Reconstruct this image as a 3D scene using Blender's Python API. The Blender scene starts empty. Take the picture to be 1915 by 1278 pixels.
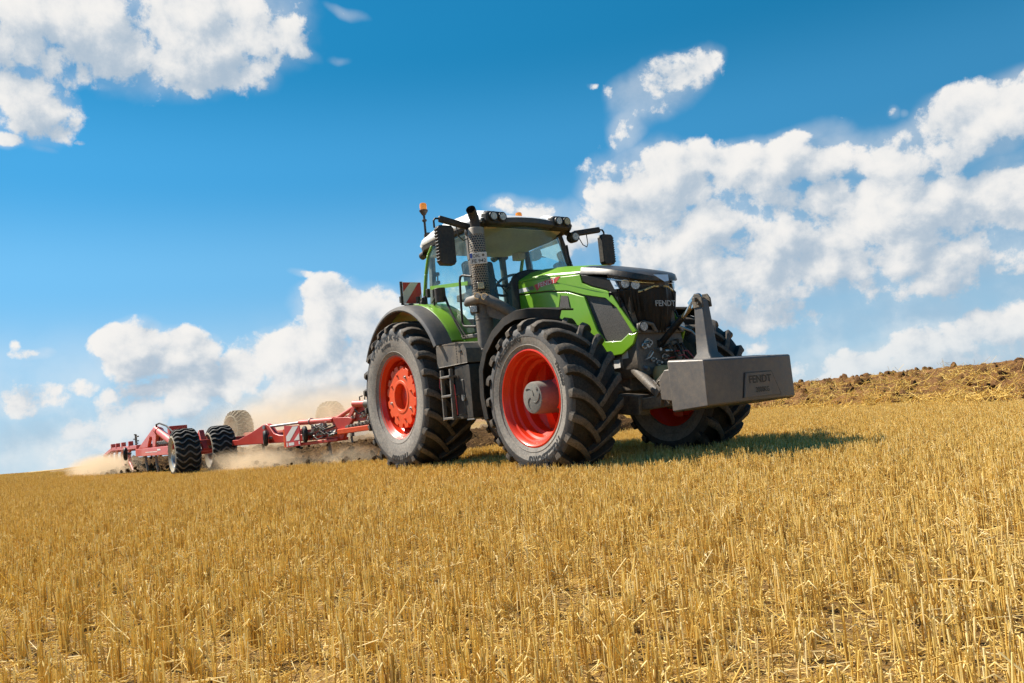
import bpy, math, random
import numpy as np
from mathutils import Vector, Matrix

random.seed(7)
rng = np.random.default_rng(11)
S = bpy.context.scene
C = S.collection
R = math.radians
PI = math.pi

# ------------------------------------------------------------------ camera
cam_data = bpy.data.cameras.new('camera')
cam_data.sensor_width = 36.0
cam_data.lens = 36.0 * 1458.86 / 1915.0
cam_data.clip_start = 0.05
cam_data.clip_end = 6000.0
cam = bpy.data.objects.new('camera', cam_data)
C.objects.link(cam)
CAM = Vector((9.887, -6.201, 0.682))
ax_r = Vector((0.56423, 0.81973, -0.09840))
ax_u = Vector((0.13029, 0.02928, 0.99104))
ax_f = Vector((-0.81527, 0.57200, 0.09028))
cam.matrix_world = Matrix(((ax_r.x, ax_u.x, -ax_f.x, CAM.x), (ax_r.y, ax_u.y, -ax_f.y, CAM.y),
                           (ax_r.z, ax_u.z, -ax_f.z, CAM.z), (0, 0, 0, 1)))
S.camera = cam

# ------------------------------------------------------------------ exposure
S.view_settings.view_transform = 'Standard'
S.view_settings.look = 'None'
S.view_settings.gamma = 1.0
S.view_settings.use_curve_mapping = False
S.view_settings.exposure = 1.0
S.render.engine = 'CYCLES'
S.cycles.use_denoising = True
S.cycles.max_bounces = 8
S.cycles.diffuse_bounces = 3
S.cycles.transparent_max_bounces = 16
S.cycles.volume_bounces = 1
S.cycles.volume_step_rate = 2.0
S.cycles.sample_clamp_indirect = 6.0

# ------------------------------------------------------------------ sun
SUN_EL = R(48.5)
to_sun = Vector((-0.885, -0.465, 0)).normalized() * math.cos(SUN_EL) + Vector((0, 0, math.sin(SUN_EL)))
sun_data = bpy.data.lights.new('sun', 'SUN')
sun_data.energy = 5.0
sun_data.angle = R(0.53)
sun_data.color = (1.0, 0.93, 0.82)
sun = bpy.data.objects.new('sun', sun_data)
C.objects.link(sun)
sun.rotation_euler = to_sun.to_track_quat('Z', 'Y').to_euler()
sun.location = to_sun * 40

# ------------------------------------------------------------------ sky with cumulus (world nodes, by direction only)
CLOUDS = [
    (-0.379, 0.472, 0.1301, 0.0612, 0.07, 1.2), (-0.489, 0.487, 0.1131, 0.0367, 0.13, 1.1), (-0.306, 0.476, 0.0455, 0.0625, 0.04, 1.0), (-0.351, 0.437, 0.0692, 0.0288, 0.05, 1.0), 
    (-0.453, 0.476, 0.0658, 0.0517, -0.23, 1), (-0.293, 0.436, 0.0293, 0.0293, 0.03, 0.8), (-0.56, 0.452, 0.0469, 0.0467, 0.15, 1), (-0.535, 0.429, 0.0427, 0.032, 0.12, 0.9), 
    (-0.543, 0.388, 0.0497, 0.04, -0.37, 1.1), (-0.493, 0.423, 0.035, 0.0146, 0.43, 0.75), (-0.462, 0.418, 0.0229, 0.0089, 0.09, 0.6), (-0.51, 0.397, 0.0218, 0.0221, 0.1, 0.6), 
    (-0.57, 0.35, 0.0246, 0.009, -0.13, 0.8), (-0.533, 0.342, 0.0174, 0.0052, -0.2, 0.55), (-0.242, 0.459, 0.026, 0.0109, -0.22, 0.6), (-0.176, 0.5, 0.0255, 0.0072, -0.23, 0.5), 
    (-0.264, 0.469, 0.0254, 0.011, -0.29, 0.55), (-0.185, 0.452, 0.0137, 0.0048, -0.01, 0.35), (-0.491, 0.35, 0.0055, 0.0034, 0.07, 0.4), (0.233, 0.379, 0.0611, 0.0309, 0.4, 0.95), 
    (0.273, 0.399, 0.0317, 0.0213, 0.3, 0.8), (0.201, 0.375, 0.0376, 0.0246, -0.16, 0.8), (0.182, 0.34, 0.0205, 0.0316, -0.47, 0.75), (0.167, 0.32, 0.0096, 0.0166, -0.14, 0.5), 
    (0.142, 0.398, 0.0084, 0.0049, -0.14, 0.4), (0.209, 0.271, 0.0875, 0.042, -0.15, 1.15), (0.178, 0.299, 0.0404, 0.0196, 0.19, 0.8), (0.048, 0.254, 0.0558, 0.0173, -0.11, 0.9), 
    (0.133, 0.266, 0.0344, 0.023, -0.13, 0.8), (0.326, 0.258, 0.0946, 0.0347, -0.09, 1.05), (0.407, 0.258, 0.0767, 0.0278, 0.01, 1), (0.476, 0.252, 0.0606, 0.027, 0.05, 1), 
    (0.553, 0.259, 0.0753, 0.0347, 0.23, 1.1), (0.606, 0.276, 0.0375, 0.0307, 0.21, 1.0), (0.373, 0.278, 0.0542, 0.0226, 0.15, 0.8), (0.421, 0.278, 0.0229, 0.0186, 0.33, 0.6), 
    (0.488, 0.297, 0.0079, 0.0081, -0.25, 0.4), (0.498, 0.291, 0.0056, 0.0046, -0.25, 0.35), (0.134, 0.219, 0.1094, 0.0468, 0.05, 0.9), (0.259, 0.195, 0.1168, 0.0493, 0.03, 0.95), 
    (0.373, 0.189, 0.1206, 0.0507, 0.01, 0.95), (0.488, 0.18, 0.0866, 0.0423, 0.09, 1.05), (0.582, 0.171, 0.0486, 0.0515, 0.18, 1.05), (0.509, 0.133, 0.1163, 0.0479, -0.03, 1.0), 
    (0.402, 0.133, 0.129, 0.0378, -0.01, 0.95), (0.252, 0.136, 0.1103, 0.053, -0.05, 0.9), (0.189, 0.164, 0.0804, 0.0401, -0.13, 0.75), (0.298, 0.09, 0.0881, 0.0229, -0.04, 0.7), 
    (0.587, 0.21, 0.0339, 0.0159, 0.36, 0.55), (0.538, 0.151, 0.1023, 0.0353, 0.04, 0.9), (0.479, 0.022, 0.1352, 0.0272, 0.07, 1.0), (0.548, 0.034, 0.0605, 0.0261, 0.17, 1.0), 
    (0.388, 0.02, 0.0704, 0.0215, 0.04, 0.85), (0.438, 0.008, 0.1457, 0.0235, 0.0, 1.0), (0.339, 0.013, 0.0487, 0.0167, 0.0, 0.6), (0.544, 0.002, 0.08, 0.035, 0.01, 0.9), 
    (-0.211, 0.142, 0.0529, 0.0428, -0.07, 1.1), (-0.223, 0.163, 0.0264, 0.0266, -0.06, 0.8), (-0.177, 0.146, 0.0402, 0.0323, -0.07, 1.0), (-0.145, 0.124, 0.0405, 0.0407, -0.08, 0.9), 
    (-0.424, 0.113, 0.0631, 0.0262, 0.04, 1.1), (-0.412, 0.122, 0.029, 0.0226, -0.05, 0.8), (-0.459, 0.1, 0.0333, 0.0209, -0.06, 0.8), (-0.385, 0.088, 0.0533, 0.0216, -0.07, 0.8), 
    (-0.305, 0.099, 0.0691, 0.0287, 0.2, 0.95), (-0.322, 0.113, 0.0186, 0.0156, -0.07, 0.6), (-0.242, 0.084, 0.1168, 0.0466, 0.06, 1.0), (-0.27, 0.047, 0.1082, 0.033, 0.06, 0.85), 
    (-0.411, 0.046, 0.0691, 0.0264, 0.14, 0.85), (-0.344, 0.066, 0.0731, 0.0258, 0.1, 0.85), (-0.56, 0.062, 0.0543, 0.0232, 0.09, 0.85), (-0.54, 0.072, 0.0304, 0.0141, 0.13, 0.7), 
    (-0.506, 0.078, 0.019, 0.0108, -0.07, 0.7), (-0.478, 0.065, 0.0101, 0.0118, 0.69, 0.55), (-0.51, 0.043, 0.0626, 0.0239, 0.07, 0.7), (-0.451, 0.031, 0.0666, 0.0184, 0.0, 0.65), 
    (-0.553, 0.117, 0.0251, 0.0076, -0.04, 0.6), (-0.54, 0.119, 0.0127, 0.0071, -0.04, 0.5), (-0.57, 0.126, 0.0069, 0.0092, -0.04, 0.5), (-0.249, 0.198, 0.0156, 0.006, -0.37, 0.5), 
    (-0.556, 0.035, 0.0692, 0.0197, 0.03, 0.55), (0.026, 0.115, 0.2068, 0.0685, -0.1, 0.7), (0.327, 0.165, 0.2054, 0.0841, -0.01, 0.5), (0.497, 0.16, 0.1394, 0.0663, 0.1, 0.52), 
    (0.251, 0.229, 0.1312, 0.0521, -0.07, 0.5), (0.377, 0.22, 0.1208, 0.044, -0.04, 0.5), (0.201, 0.095, 0.1058, 0.0604, -0.12, 0.5), (0.165, 0.188, 0.0813, 0.0535, -0.13, 0.5), 
    (-0.349, 0.079, 0.1459, 0.0386, 0.15, 0.5), (-0.208, 0.101, 0.099, 0.0469, 0.06, 0.55), (-0.484, 0.028, 0.1394, 0.0302, 0.02, 0.5), (0.492, 0.002, 0.1592, 0.03, 0.01, 0.9), 
    (0.461, 0.185, 0.0724, 0.0459, 0.34, 1.25), (0.43, 0.166, 0.0515, 0.0311, 0.2, 1.1), (0.587, 0.176, 0.0442, 0.0394, 0.49, 1.2), (0.346, 0.171, 0.0796, 0.0296, 0.35, 1.1), 
    (0.28, 0.198, 0.0448, 0.0262, 0.2, 1.0), (0.219, 0.191, 0.0728, 0.0332, 0.03, 1.1), (0.169, 0.221, 0.0541, 0.0333, 0.04, 1.0), (0.259, 0.135, 0.0775, 0.0304, 0.01, 1.0), 
    (0.402, 0.133, 0.1055, 0.0252, 0.03, 1.0), (0.524, 0.124, 0.083, 0.0262, 0.02, 1.0), (0.205, 0.129, 0.0597, 0.0402, -0.13, 0.9), (0.321, 0.12, 0.0746, 0.0234, 0.0, 0.9), 
    (-0.452, 0.124, 0.0336, 0.0247, 0.05, 1.1), (-0.395, 0.115, 0.0412, 0.0278, -0.06, 1.1), (-0.331, 0.084, 0.0432, 0.0259, 0.2, 1.0), (-0.279, 0.107, 0.0383, 0.0263, 0.11, 1.05), 
    (-0.238, 0.131, 0.0326, 0.0333, -0.07, 1.1), (-0.198, 0.134, 0.0332, 0.0336, -0.07, 1.1), (-0.41, 0.062, 0.0462, 0.0214, 0.11, 0.95), (-0.295, 0.062, 0.0566, 0.0223, 0.1, 0.95), ]

world = bpy.data.worlds.new('World')
S.world = world
world.use_nodes = True
wt = world.node_tree
wt.nodes.clear()


def nd(tree, kind, **kw):
    n = tree.nodes.new(kind)
    for k, v in kw.items():
        if k.startswith('i_'):
            key = k[2:]
            n.inputs[int(key) if key.isdigit() else key.replace('_', ' ')].default_value = v
        else:
            setattr(n, k, v)
    return n


def math_n(tree, op, a, b=None, c=None, clamp=False):
    n = tree.nodes.new('ShaderNodeMath')
    n.operation = op
    n.use_clamp = clamp
    for i, x in enumerate((a, b, c)):
        if x is None:
            continue
        if isinstance(x, (int, float)):
            n.inputs[i].default_value = x
        else:
            tree.links.new(x, n.inputs[i])
    return n.outputs[0]


def vmath(tree, op, a, b=None, out=0, scale=None):
    n = tree.nodes.new('ShaderNodeVectorMath')
    n.operation = op
    for i, x in enumerate((a, b)):
        if x is None:
            continue
        if isinstance(x, (tuple, list, Vector)):
            n.inputs[i].default_value = tuple(x)
        else:
            tree.links.new(x, n.inputs[i])
    if scale is not None:
        if isinstance(scale, (int, float)):
            n.inputs['Scale'].default_value = scale
        else:
            tree.links.new(scale, n.inputs['Scale'])
    return n.outputs['Value'] if out else n.outputs['Vector']


def mixrgb(tree, f, a, b, blend='MIX'):
    n = tree.nodes.new('ShaderNodeMix')
    n.data_type = 'RGBA'
    n.blend_type = blend
    for s, x in ((n.inputs['Factor'], f), (n.inputs['A'], a), (n.inputs['B'], b)):
        pass
    fs = n.inputs[0]
    sa, sb = [i for i in n.inputs if i.type == 'RGBA'][:2]
    for s, x in ((fs, f), (sa, a), (sb, b)):
        if isinstance(x, (int, float)):
            s.default_value = x
        elif isinstance(x, (tuple, list)):
            s.default_value = tuple(x) + ((1.0,) if len(x) == 3 else ())
        else:
            tree.links.new(x, s)
    return [o for o in n.outputs if o.type == 'RGBA'][0]


def maprange(tree, v, a, b, c=0.0, d=1.0, smooth=False):
    n = tree.nodes.new('ShaderNodeMapRange')
    n.interpolation_type = 'SMOOTHSTEP' if smooth else 'LINEAR'
    n.clamp = True
    tree.links.new(v, n.inputs['Value'])
    for k, x in (('From Min', a), ('From Max', b), ('To Min', c), ('To Max', d)):
        n.inputs[k].default_value = x
    return n.outputs['Result']


def noise(tree, vec, scale, detail=4.0, rough=0.55, out='Fac', distortion=0.0):
    n = tree.nodes.new('ShaderNodeTexNoise')
    n.inputs['Scale'].default_value = scale
    n.inputs['Detail'].default_value = detail
    n.inputs['Roughness'].default_value = rough
    n.inputs['Distortion'].default_value = distortion
    if vec is not None:
        tree.links.new(vec, n.inputs['Vector'])
    return n.outputs[out]


tc = nd(wt, 'ShaderNodeTexCoord')
sp = nd(wt, 'ShaderNodeSeparateXYZ')
wt.links.new(tc.outputs['Generated'], sp.inputs[0])
ca, sa_ = math.cos(R(145)), math.sin(R(145))
xf = math_n(wt, 'MULTIPLY_ADD', sp.outputs[0], ca, math_n(wt, 'MULTIPLY', sp.outputs[1], sa_))
yf = math_n(wt, 'MULTIPLY_ADD', sp.outputs[0], sa_, math_n(wt, 'MULTIPLY', sp.outputs[1], -ca))
az = math_n(wt, 'ARCTAN2', yf, xf)
el = math_n(wt, 'ARCSINE', sp.outputs[2])
cp = nd(wt, 'ShaderNodeCombineXYZ')
wt.links.new(az, cp.inputs[0])
wt.links.new(el, cp.inputs[1])
P0 = cp.outputs[0]
# turbulence bends the blobs before they are looked up
wv = vmath(wt, 'SUBTRACT', noise(wt, P0, 9.0, 3.0, 0.5, 'Color'), (0.5, 0.5, 0.5))
P1 = vmath(wt, 'ADD', P0, vmath(wt, 'SCALE', wv, scale=0.045))
s2 = nd(wt, 'ShaderNodeSeparateXYZ')
wt.links.new(P1, s2.inputs[0])
x_, y_ = s2.outputs[0], s2.outputs[1]
q1 = nd(wt, 'ShaderNodeCombineXYZ')
wt.links.new(x_, q1.inputs[0]); wt.links.new(y_, q1.inputs[1]); wt.links.new(math_n(wt, 'MULTIPLY', x_, y_), q1.inputs[2])
q2 = nd(wt, 'ShaderNodeCombineXYZ')
wt.links.new(math_n(wt, 'MULTIPLY', x_, x_), q2.inputs[0]); wt.links.new(math_n(wt, 'MULTIPLY', y_, y_), q2.inputs[1])
q2.inputs[2].default_value = 1.0
acc = None
acc_s = None
SX, SY = -0.022, 0.030                                             # a look towards the sun, for light and shade
for (cx, cy, rx, ry, ang, w) in CLOUDS:
    rx *= 1.36; ry *= 1.36
    c_, s_ = math.cos(ang), math.sin(ang)
    A = (c_ / rx) ** 2 + (s_ / ry) ** 2
    B = 2 * c_ * s_ * (1 / rx ** 2 - 1 / ry ** 2)
    D = (s_ / rx) ** 2 + (c_ / ry) ** 2
    # w * (1 - d^2), expanded
    lin = (w * (2 * A * cx + B * cy), w * (2 * D * cy + B * cx), -w * B)
    quad = (-w * A, -w * D, w * (1 - A * cx * cx - B * cx * cy - D * cy * cy))
    v = math_n(wt, 'ADD', vmath(wt, 'DOT_PRODUCT', q1.outputs[0], lin, 1), vmath(wt, 'DOT_PRODUCT', q2.outputs[0], quad, 1))
    acc = v if acc is None else math_n(wt, 'MAXIMUM', acc, v)
    if rx > 0.036 and w >= 0.75:
        cx2, cy2 = cx - SX, cy - SY
        lin2 = (w * (2 * A * cx2 + B * cy2), w * (2 * D * cy2 + B * cx2), -w * B)
        quad2 = (-w * A, -w * D, w * (1 - A * cx2 * cx2 - B * cx2 * cy2 - D * cy2 * cy2))
        v2 = math_n(wt, 'ADD', vmath(wt, 'DOT_PRODUCT', q1.outputs[0], lin2, 1), vmath(wt, 'DOT_PRODUCT', q2.outputs[0], quad2, 1))
        acc_s = v2 if acc_s is None else math_n(wt, 'MAXIMUM', acc_s, v2)
base = math_n(wt, 'MAXIMUM', acc, -1.5)
base_s = math_n(wt, 'MAXIMUM', acc_s, -1.5)
# billows: fractal noise looked up here and a little way towards the sun
SUNO = (-0.013, 0.016, 0)


def billow(vec):
    a = noise(wt, vec, 18.0, 12.0, 0.66)
    vo = nd(wt, 'ShaderNodeTexVoronoi', feature='SMOOTH_F1')
    vo.inputs['Scale'].default_value = 19.0
    vo.inputs['Smoothness'].default_value = 0.5
    if 'Detail' in vo.inputs:
        vo.inputs['Detail'].default_value = 2.0
    wt.links.new(vec, vo.inputs['Vector'])
    return math_n(wt, 'MULTIPLY_ADD', vo.outputs['Distance'], -0.40, math_n(wt, 'ADD', a, 0.15))


P2 = vmath(wt, 'ADD', P0, vmath(wt, 'SCALE', wv, scale=0.03))
big0 = noise(wt, P0, 7.0, 5.0, 0.55)
n0 = billow(P2)
n1 = billow(vmath(wt, 'ADD', P2, SUNO))
big1 = noise(wt, vmath(wt, 'ADD', P0, (-0.04, 0.04, 0)), 7.0, 3.0, 0.5)
dens = math_n(wt, 'MULTIPLY_ADD', math_n(wt, 'SUBTRACT', n0, 0.46), 2.0, base)
alpha = maprange(wt, dens, 0.02, 0.42, smooth=True)
halo = maprange(wt, math_n(wt, 'ADD', base, math_n(wt, 'MULTIPLY', math_n(wt, 'SUBTRACT', big0, 0.5), 1.6)), 0.05, 0.9, 0.0, 0.40, True)
alpha = math_n(wt, 'MAXIMUM', alpha, halo)
alpha = math_n(wt, 'MULTIPLY', alpha, maprange(wt, el, -0.02, 0.06, 0.6, 1.0))
veil = math_n(wt, 'MULTIPLY', maprange(wt, big0, 0.36, 0.66, 0.12, 0.85, True), maprange(wt, el, 0.0, 0.17, 0.8, 0.0, True))
alpha = math_n(wt, 'MAXIMUM', alpha, veil)
lit = math_n(wt, 'MULTIPLY_ADD', math_n(wt, 'SUBTRACT', n0, n1), 2.1, 0.54)
lit = math_n(wt, 'MULTIPLY_ADD', math_n(wt, 'SUBTRACT', big0, big1), 1.6, lit)
rel = nd(wt, 'ShaderNodeClamp')
rel.inputs['Min'].default_value = -0.42
rel.inputs['Max'].default_value = 0.42
wt.links.new(math_n(wt, 'SUBTRACT', base, base_s), rel.inputs[0])
lit = math_n(wt, 'MULTIPLY_ADD', rel.outputs[0], 1.15, lit)
lit = math_n(wt, 'SUBTRACT', lit, maprange(wt, base, 0.6, 1.1, 0.0, 0.14))
lit = math_n(wt, 'MULTIPLY_ADD', math_n(wt, 'TANH', math_n(wt, 'MULTIPLY', math_n(wt, 'SUBTRACT', lit, 0.48), 1.9)), 0.5, 0.52, clamp=True)
ccol = mixrgb(wt, lit, (0.42, 0.54, 0.67), (1.0, 0.98, 0.95))
sky = nd(wt, 'ShaderNodeTexSky', sky_type='NISHITA', sun_disc=False)
sky.sun_elevation = SUN_EL
sky.sun_rotation = math.atan2(to_sun.x, to_sun.y)
sky.altitude = 300
sky.air_density = 1.0
sky.dust_density = 0.3
sky.ozone_density = 2.0
rp = nd(wt, 'ShaderNodeValToRGB')
RAMP = [(0.0, (0.40, 0.60, 0.76)), (4, (0.31, 0.56, 0.78)), (11, (0.135, 0.45, 0.77)), (18, (0.040, 0.335, 0.67)), (26, (0.0, 0.235, 0.51)), (45, (0.0, 0.16, 0.40)), (90, (0.008, 0.11, 0.33))]
rp.color_ramp.interpolation = 'EASE'
for k_, (deg, c_) in enumerate(RAMP):
    e_ = rp.color_ramp.elements[k_] if k_ < 2 else rp.color_ramp.elements.new(deg / 90)
    if k_ == 1:
        e_.position = deg / 90
    e_.color = c_ + (1,)
rp.color_ramp.elements[0].position = 0.0
wt.links.new(maprange(wt, el, 0.0, PI / 2), rp.inputs[0])
side_dim = math_n(wt, 'MULTIPLY_ADD', maprange(wt, az, -0.55, 0.6, 0.12, -0.28), maprange(wt, el, 0.02, 0.2, 0.2, 1.0), 1.0)                 # the blue deepens away from the sun
clear = vmath(wt, 'SCALE', rp.outputs[0], scale=math_n(wt, 'MULTIPLY', side_dim, 0.51))
air = vmath(wt, 'SCALE', sky.outputs[0], scale=0.105)
mixed = mixrgb(wt, 0.05, clear, air)
bg_sky = nd(wt, 'ShaderNodeBackground')
bg_sky.inputs['Strength'].default_value = 1.0
wt.links.new(mixed, bg_sky.inputs['Color'])
bg_cl = nd(wt, 'ShaderNodeBackground')
bg_cl.inputs['Strength'].default_value = 0.46
wt.links.new(ccol, bg_cl.inputs['Color'])
mxs = nd(wt, 'ShaderNodeMixShader')
wt.links.new(alpha, mxs.inputs[0])
wt.links.new(bg_sky.outputs[0], mxs.inputs[1])
wt.links.new(bg_cl.outputs[0], mxs.inputs[2])
wo = nd(wt, 'ShaderNodeOutputWorld')
wt.links.new(mxs.outputs[0], wo.inputs['Surface'])
world.cycles.sampling_method = 'MANUAL'
world.cycles.sample_map_resolution = 512


# ------------------------------------------------------------------ materials
def mat(name):
    m = bpy.data.materials.new(name)
    m.use_nodes = True
    t = m.node_tree
    b = t.nodes['Principled BSDF']
    return m, t, b


DUST = (0.36, 0.27, 0.17)


def paint(name, col, rough=0.4, metal=0.0, dust=0.25, scale=3.0, coat=0.0, bump=0.0, bscale=60, dustcol=DUST, spec=0.5, var=0.12):
    """a painted, moulded or cast surface with a film of field dust that lies in patches"""
    m, t, b = mat(name)
    tcn = nd(t, 'ShaderNodeTexCoord')
    o = tcn.outputs['Object']
    n1 = noise(t, o, scale, 6.0, 0.62)
    n2 = noise(t, o, scale * 9, 4.0, 0.6)
    n3 = noise(t, o, scale * 45, 2.0, 0.5)
    f = math_n(t, 'MULTIPLY_ADD', n1, 0.6, math_n(t, 'MULTIPLY', n2, 0.4))
    f = maprange(t, f, 0.42, 0.72, 0.0, min(1.0, dust * 2.0))
    f = math_n(t, 'ADD', f, math_n(t, 'MULTIPLY', maprange(t, n3, 0.62, 0.72), dust * 0.6))
    f = math_n(t, 'ADD', f, dust * 0.25, clamp=True)
    cv = mixrgb(t, n1, tuple(c * (1 - var) for c in col), tuple(min(1, c * (1 + var)) for c in col))
    t.links.new(mixrgb(t, f, cv, dustcol), b.inputs['Base Color'])
    t.links.new(math_n(t, 'MULTIPLY_ADD', f, 0.45, rough, clamp=True), b.inputs['Roughness'])
    b.inputs['Metallic'].default_value = metal
    b.inputs['Coat Weight'].default_value = coat
    b.inputs['Coat Roughness'].default_value = 0.12
    b.inputs['Specular IOR Level'].default_value = spec
    if bump:
        bp = nd(t, 'ShaderNodeBump')
        bp.inputs['Strength'].default_value = bump
        bp.inputs['Distance'].default_value = 0.01
        t.links.new(noise(t, o, bscale, 4.0, 0.6), bp.inputs['Height'])
        t.links.new(bp.outputs[0], b.inputs['Normal'])
    return m


M = {}
M['green'] = paint('green_paint', (0.150, 0.350, 0.008), 0.36, dust=0.07, coat=0.22, scale=2.2)
M['red_rim'] = paint('wheel_red', (0.66, 0.026, 0.003), 0.38, dust=0.04, coat=0.12, scale=3, spec=0.3, dustcol=(0.6, 0.2, 0.1))
M['red_cult'] = paint('implement_red', (0.60, 0.050, 0.032), 0.42, dust=0.20, coat=0.3, scale=1.3, dustcol=(0.5, 0.30, 0.2))
M['orange_red'] = paint('worn_orange_red', (0.72, 0.075, 0.012), 0.42, dust=0.08, scale=2, spec=0.3, dustcol=(0.6, 0.3, 0.15))
M['black_plastic'] = paint('black_plastic', (0.016, 0.016, 0.016), 0.5, dust=0.10, scale=3, spec=0.35)
M['gloss_black'] = paint('gloss_black', (0.012, 0.012, 0.012), 0.34, dust=0.12, scale=4, coat=0.08, spec=0.35)
M['grille_black'] = paint('grille_black', (0.008, 0.008, 0.008), 0.45, dust=0.025, scale=5, spec=0.2)
M['pale_reflector'] = paint('pale_reflector', (0.66, 0.74, 0.82), 0.3, metal=0.25, dust=0.04)
M['silver'] = paint('silver_letters', (0.66, 0.64, 0.60), 0.4, metal=0.2, dust=0.05)
M['fender_black'] = paint('fender_black', (0.013, 0.012, 0.011), 0.6, dust=0.05, scale=4, spec=0.2)
M['grey_fender'] = paint('grey_fender', (0.055, 0.055, 0.057), 0.5, dust=0.13, scale=3)
M['grey_plastic'] = paint('grey_plastic', (0.075, 0.073, 0.070), 0.5, dust=0.24, scale=4)
M['dark_metal'] = paint('dark_metal', (0.035, 0.033, 0.031), 0.5, metal=0.0, dust=0.30, scale=5, bump=0.3)
M['cast_grey'] = paint('cast_grey', (0.085, 0.077, 0.07), 0.48, dust=0.22, scale=5, bump=0.35, bscale=40)
M['ballast_grey'] = paint('ballast_grey', (0.092, 0.089, 0.090), 0.45, metal=0.2, dust=0.15, scale=2.2, bump=0.12, bscale=90)
M['hub_grey'] = paint('hub_grey', (0.145, 0.14, 0.128), 0.6, dust=0.35, scale=6, bump=0.2, spec=0.25, dustcol=(0.26, 0.235, 0.19))
M['steel'] = paint('bare_steel', (0.45, 0.44, 0.42), 0.3, metal=0.9, dust=0.18, scale=8)
M['chrome'] = paint('chrome', (0.75, 0.75, 0.74), 0.12, metal=1.0, dust=0.05, scale=8)
M['white'] = paint('white_paint', (0.78, 0.77, 0.74), 0.35, dust=0.10, coat=0.3)
M['white_mark'] = paint('white_marking', (0.74, 0.72, 0.68), 0.5, dust=0.22, scale=8)
M['red_mark'] = paint('red_marking', (0.55, 0.02, 0.03), 0.4, dust=0.15, scale=8)
M['letter_black'] = paint('letter_black', (0.012, 0.012, 0.012), 0.5, dust=0.03, scale=8)
M['plate_blue'] = paint('plate_blue', (0.02, 0.08, 0.42), 0.4, dust=0.1)
M['interior'] = paint('cab_interior', (0.060, 0.062, 0.062), 0.6, dust=0.2)
M['headliner'] = paint('headliner', (0.74, 0.62, 0.47), 0.8, dust=0.2)
M['seat_cloth'] = paint('seat_cloth', (0.045, 0.050, 0.052), 0.8, dust=0.2, bump=0.3)
M['hose'] = paint('rubber_hose', (0.013, 0.013, 0.013), 0.55, dust=0.05, spec=0.25)
M['brass'] = paint('dusty_yellow_metal', (0.36, 0.22, 0.06), 0.45, metal=0.3, dust=0.3)
M['soil_tool'] = paint('soil_tool_steel', (0.10, 0.085, 0.07), 0.45, metal=0.4, dust=0.5)


def mat_rubber(name, base=(0.020, 0.019, 0.018), dust=0.5, dustcol=(0.30, 0.25, 0.19), scale=7):
    m, t, b = mat(name)
    o = nd(t, 'ShaderNodeTexCoord').outputs['Object']
    n1 = noise(t, o, scale, 7.0, 0.66)
    n2 = noise(t, o, scale * 8, 5.0, 0.65)
    f = math_n(t, 'MULTIPLY_ADD', n1, 0.5, math_n(t, 'MULTIPLY', n2, 0.5))
    f = maprange(t, f, 0.5 - 0.22 * dust - 0.02, 0.72, 0.02, dust)
    t.links.new(mixrgb(t, f, base, dustcol), b.inputs['Base Color'])
    t.links.new(math_n(t, 'MULTIPLY_ADD', f, 0.3, 0.6), b.inputs['Roughness'])
    b.inputs['Specular IOR Level'].default_value = 0.22
    bp = nd(t, 'ShaderNodeBump')
    bp.inputs['Strength'].default_value = 0.35
    bp.inputs['Distance'].default_value = 0.006
    t.links.new(n2, bp.inputs['Height'])
    t.links.new(bp.outputs[0], b.inputs['Normal'])
    return m


M['tread'] = mat_rubber('tread_rubber', (0.013, 0.012, 0.011), dust=0.28, dustcol=(0.18, 0.14, 0.10))
M['lug'] = mat_rubber('lug_rubber', (0.022, 0.020, 0.018), dust=0.75, dustcol=(0.25, 0.20, 0.15))
M['sidewall'] = mat_rubber('dusty_sidewall', (0.11, 0.10, 0.09), dust=0.85, dustcol=(0.40, 0.36, 0.305), scale=5)
M['shoulder'] = mat_rubber('shoulder_rubber', (0.05, 0.048, 0.047), dust=0.5, dustcol=(0.20, 0.18, 0.16), scale=6)
M['dust_tyre'] = mat_rubber('dust_caked_rubber', (0.20, 0.17, 0.12), dust=0.9, dustcol=(0.48, 0.40, 0.28), scale=6)
M['flot_tread'] = mat_rubber('flotation_rubber', (0.012, 0.012, 0.012), dust=0.10, dustcol=(0.20, 0.18, 0.15))
M['flot_lug'] = mat_rubber('flotation_lug', (0.05, 0.048, 0.046), dust=0.75, dustcol=(0.30, 0.27, 0.23))
M['dust_gap'] = mat_rubber('dusty_gap', (0.06, 0.05, 0.035), dust=0.5, dustcol=(0.25, 0.20, 0.14))
M['cream_wall'] = mat_rubber('cream_sidewall', (0.30, 0.26, 0.20), dust=0.9, dustcol=(0.46, 0.40, 0.29), scale=6)


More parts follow.
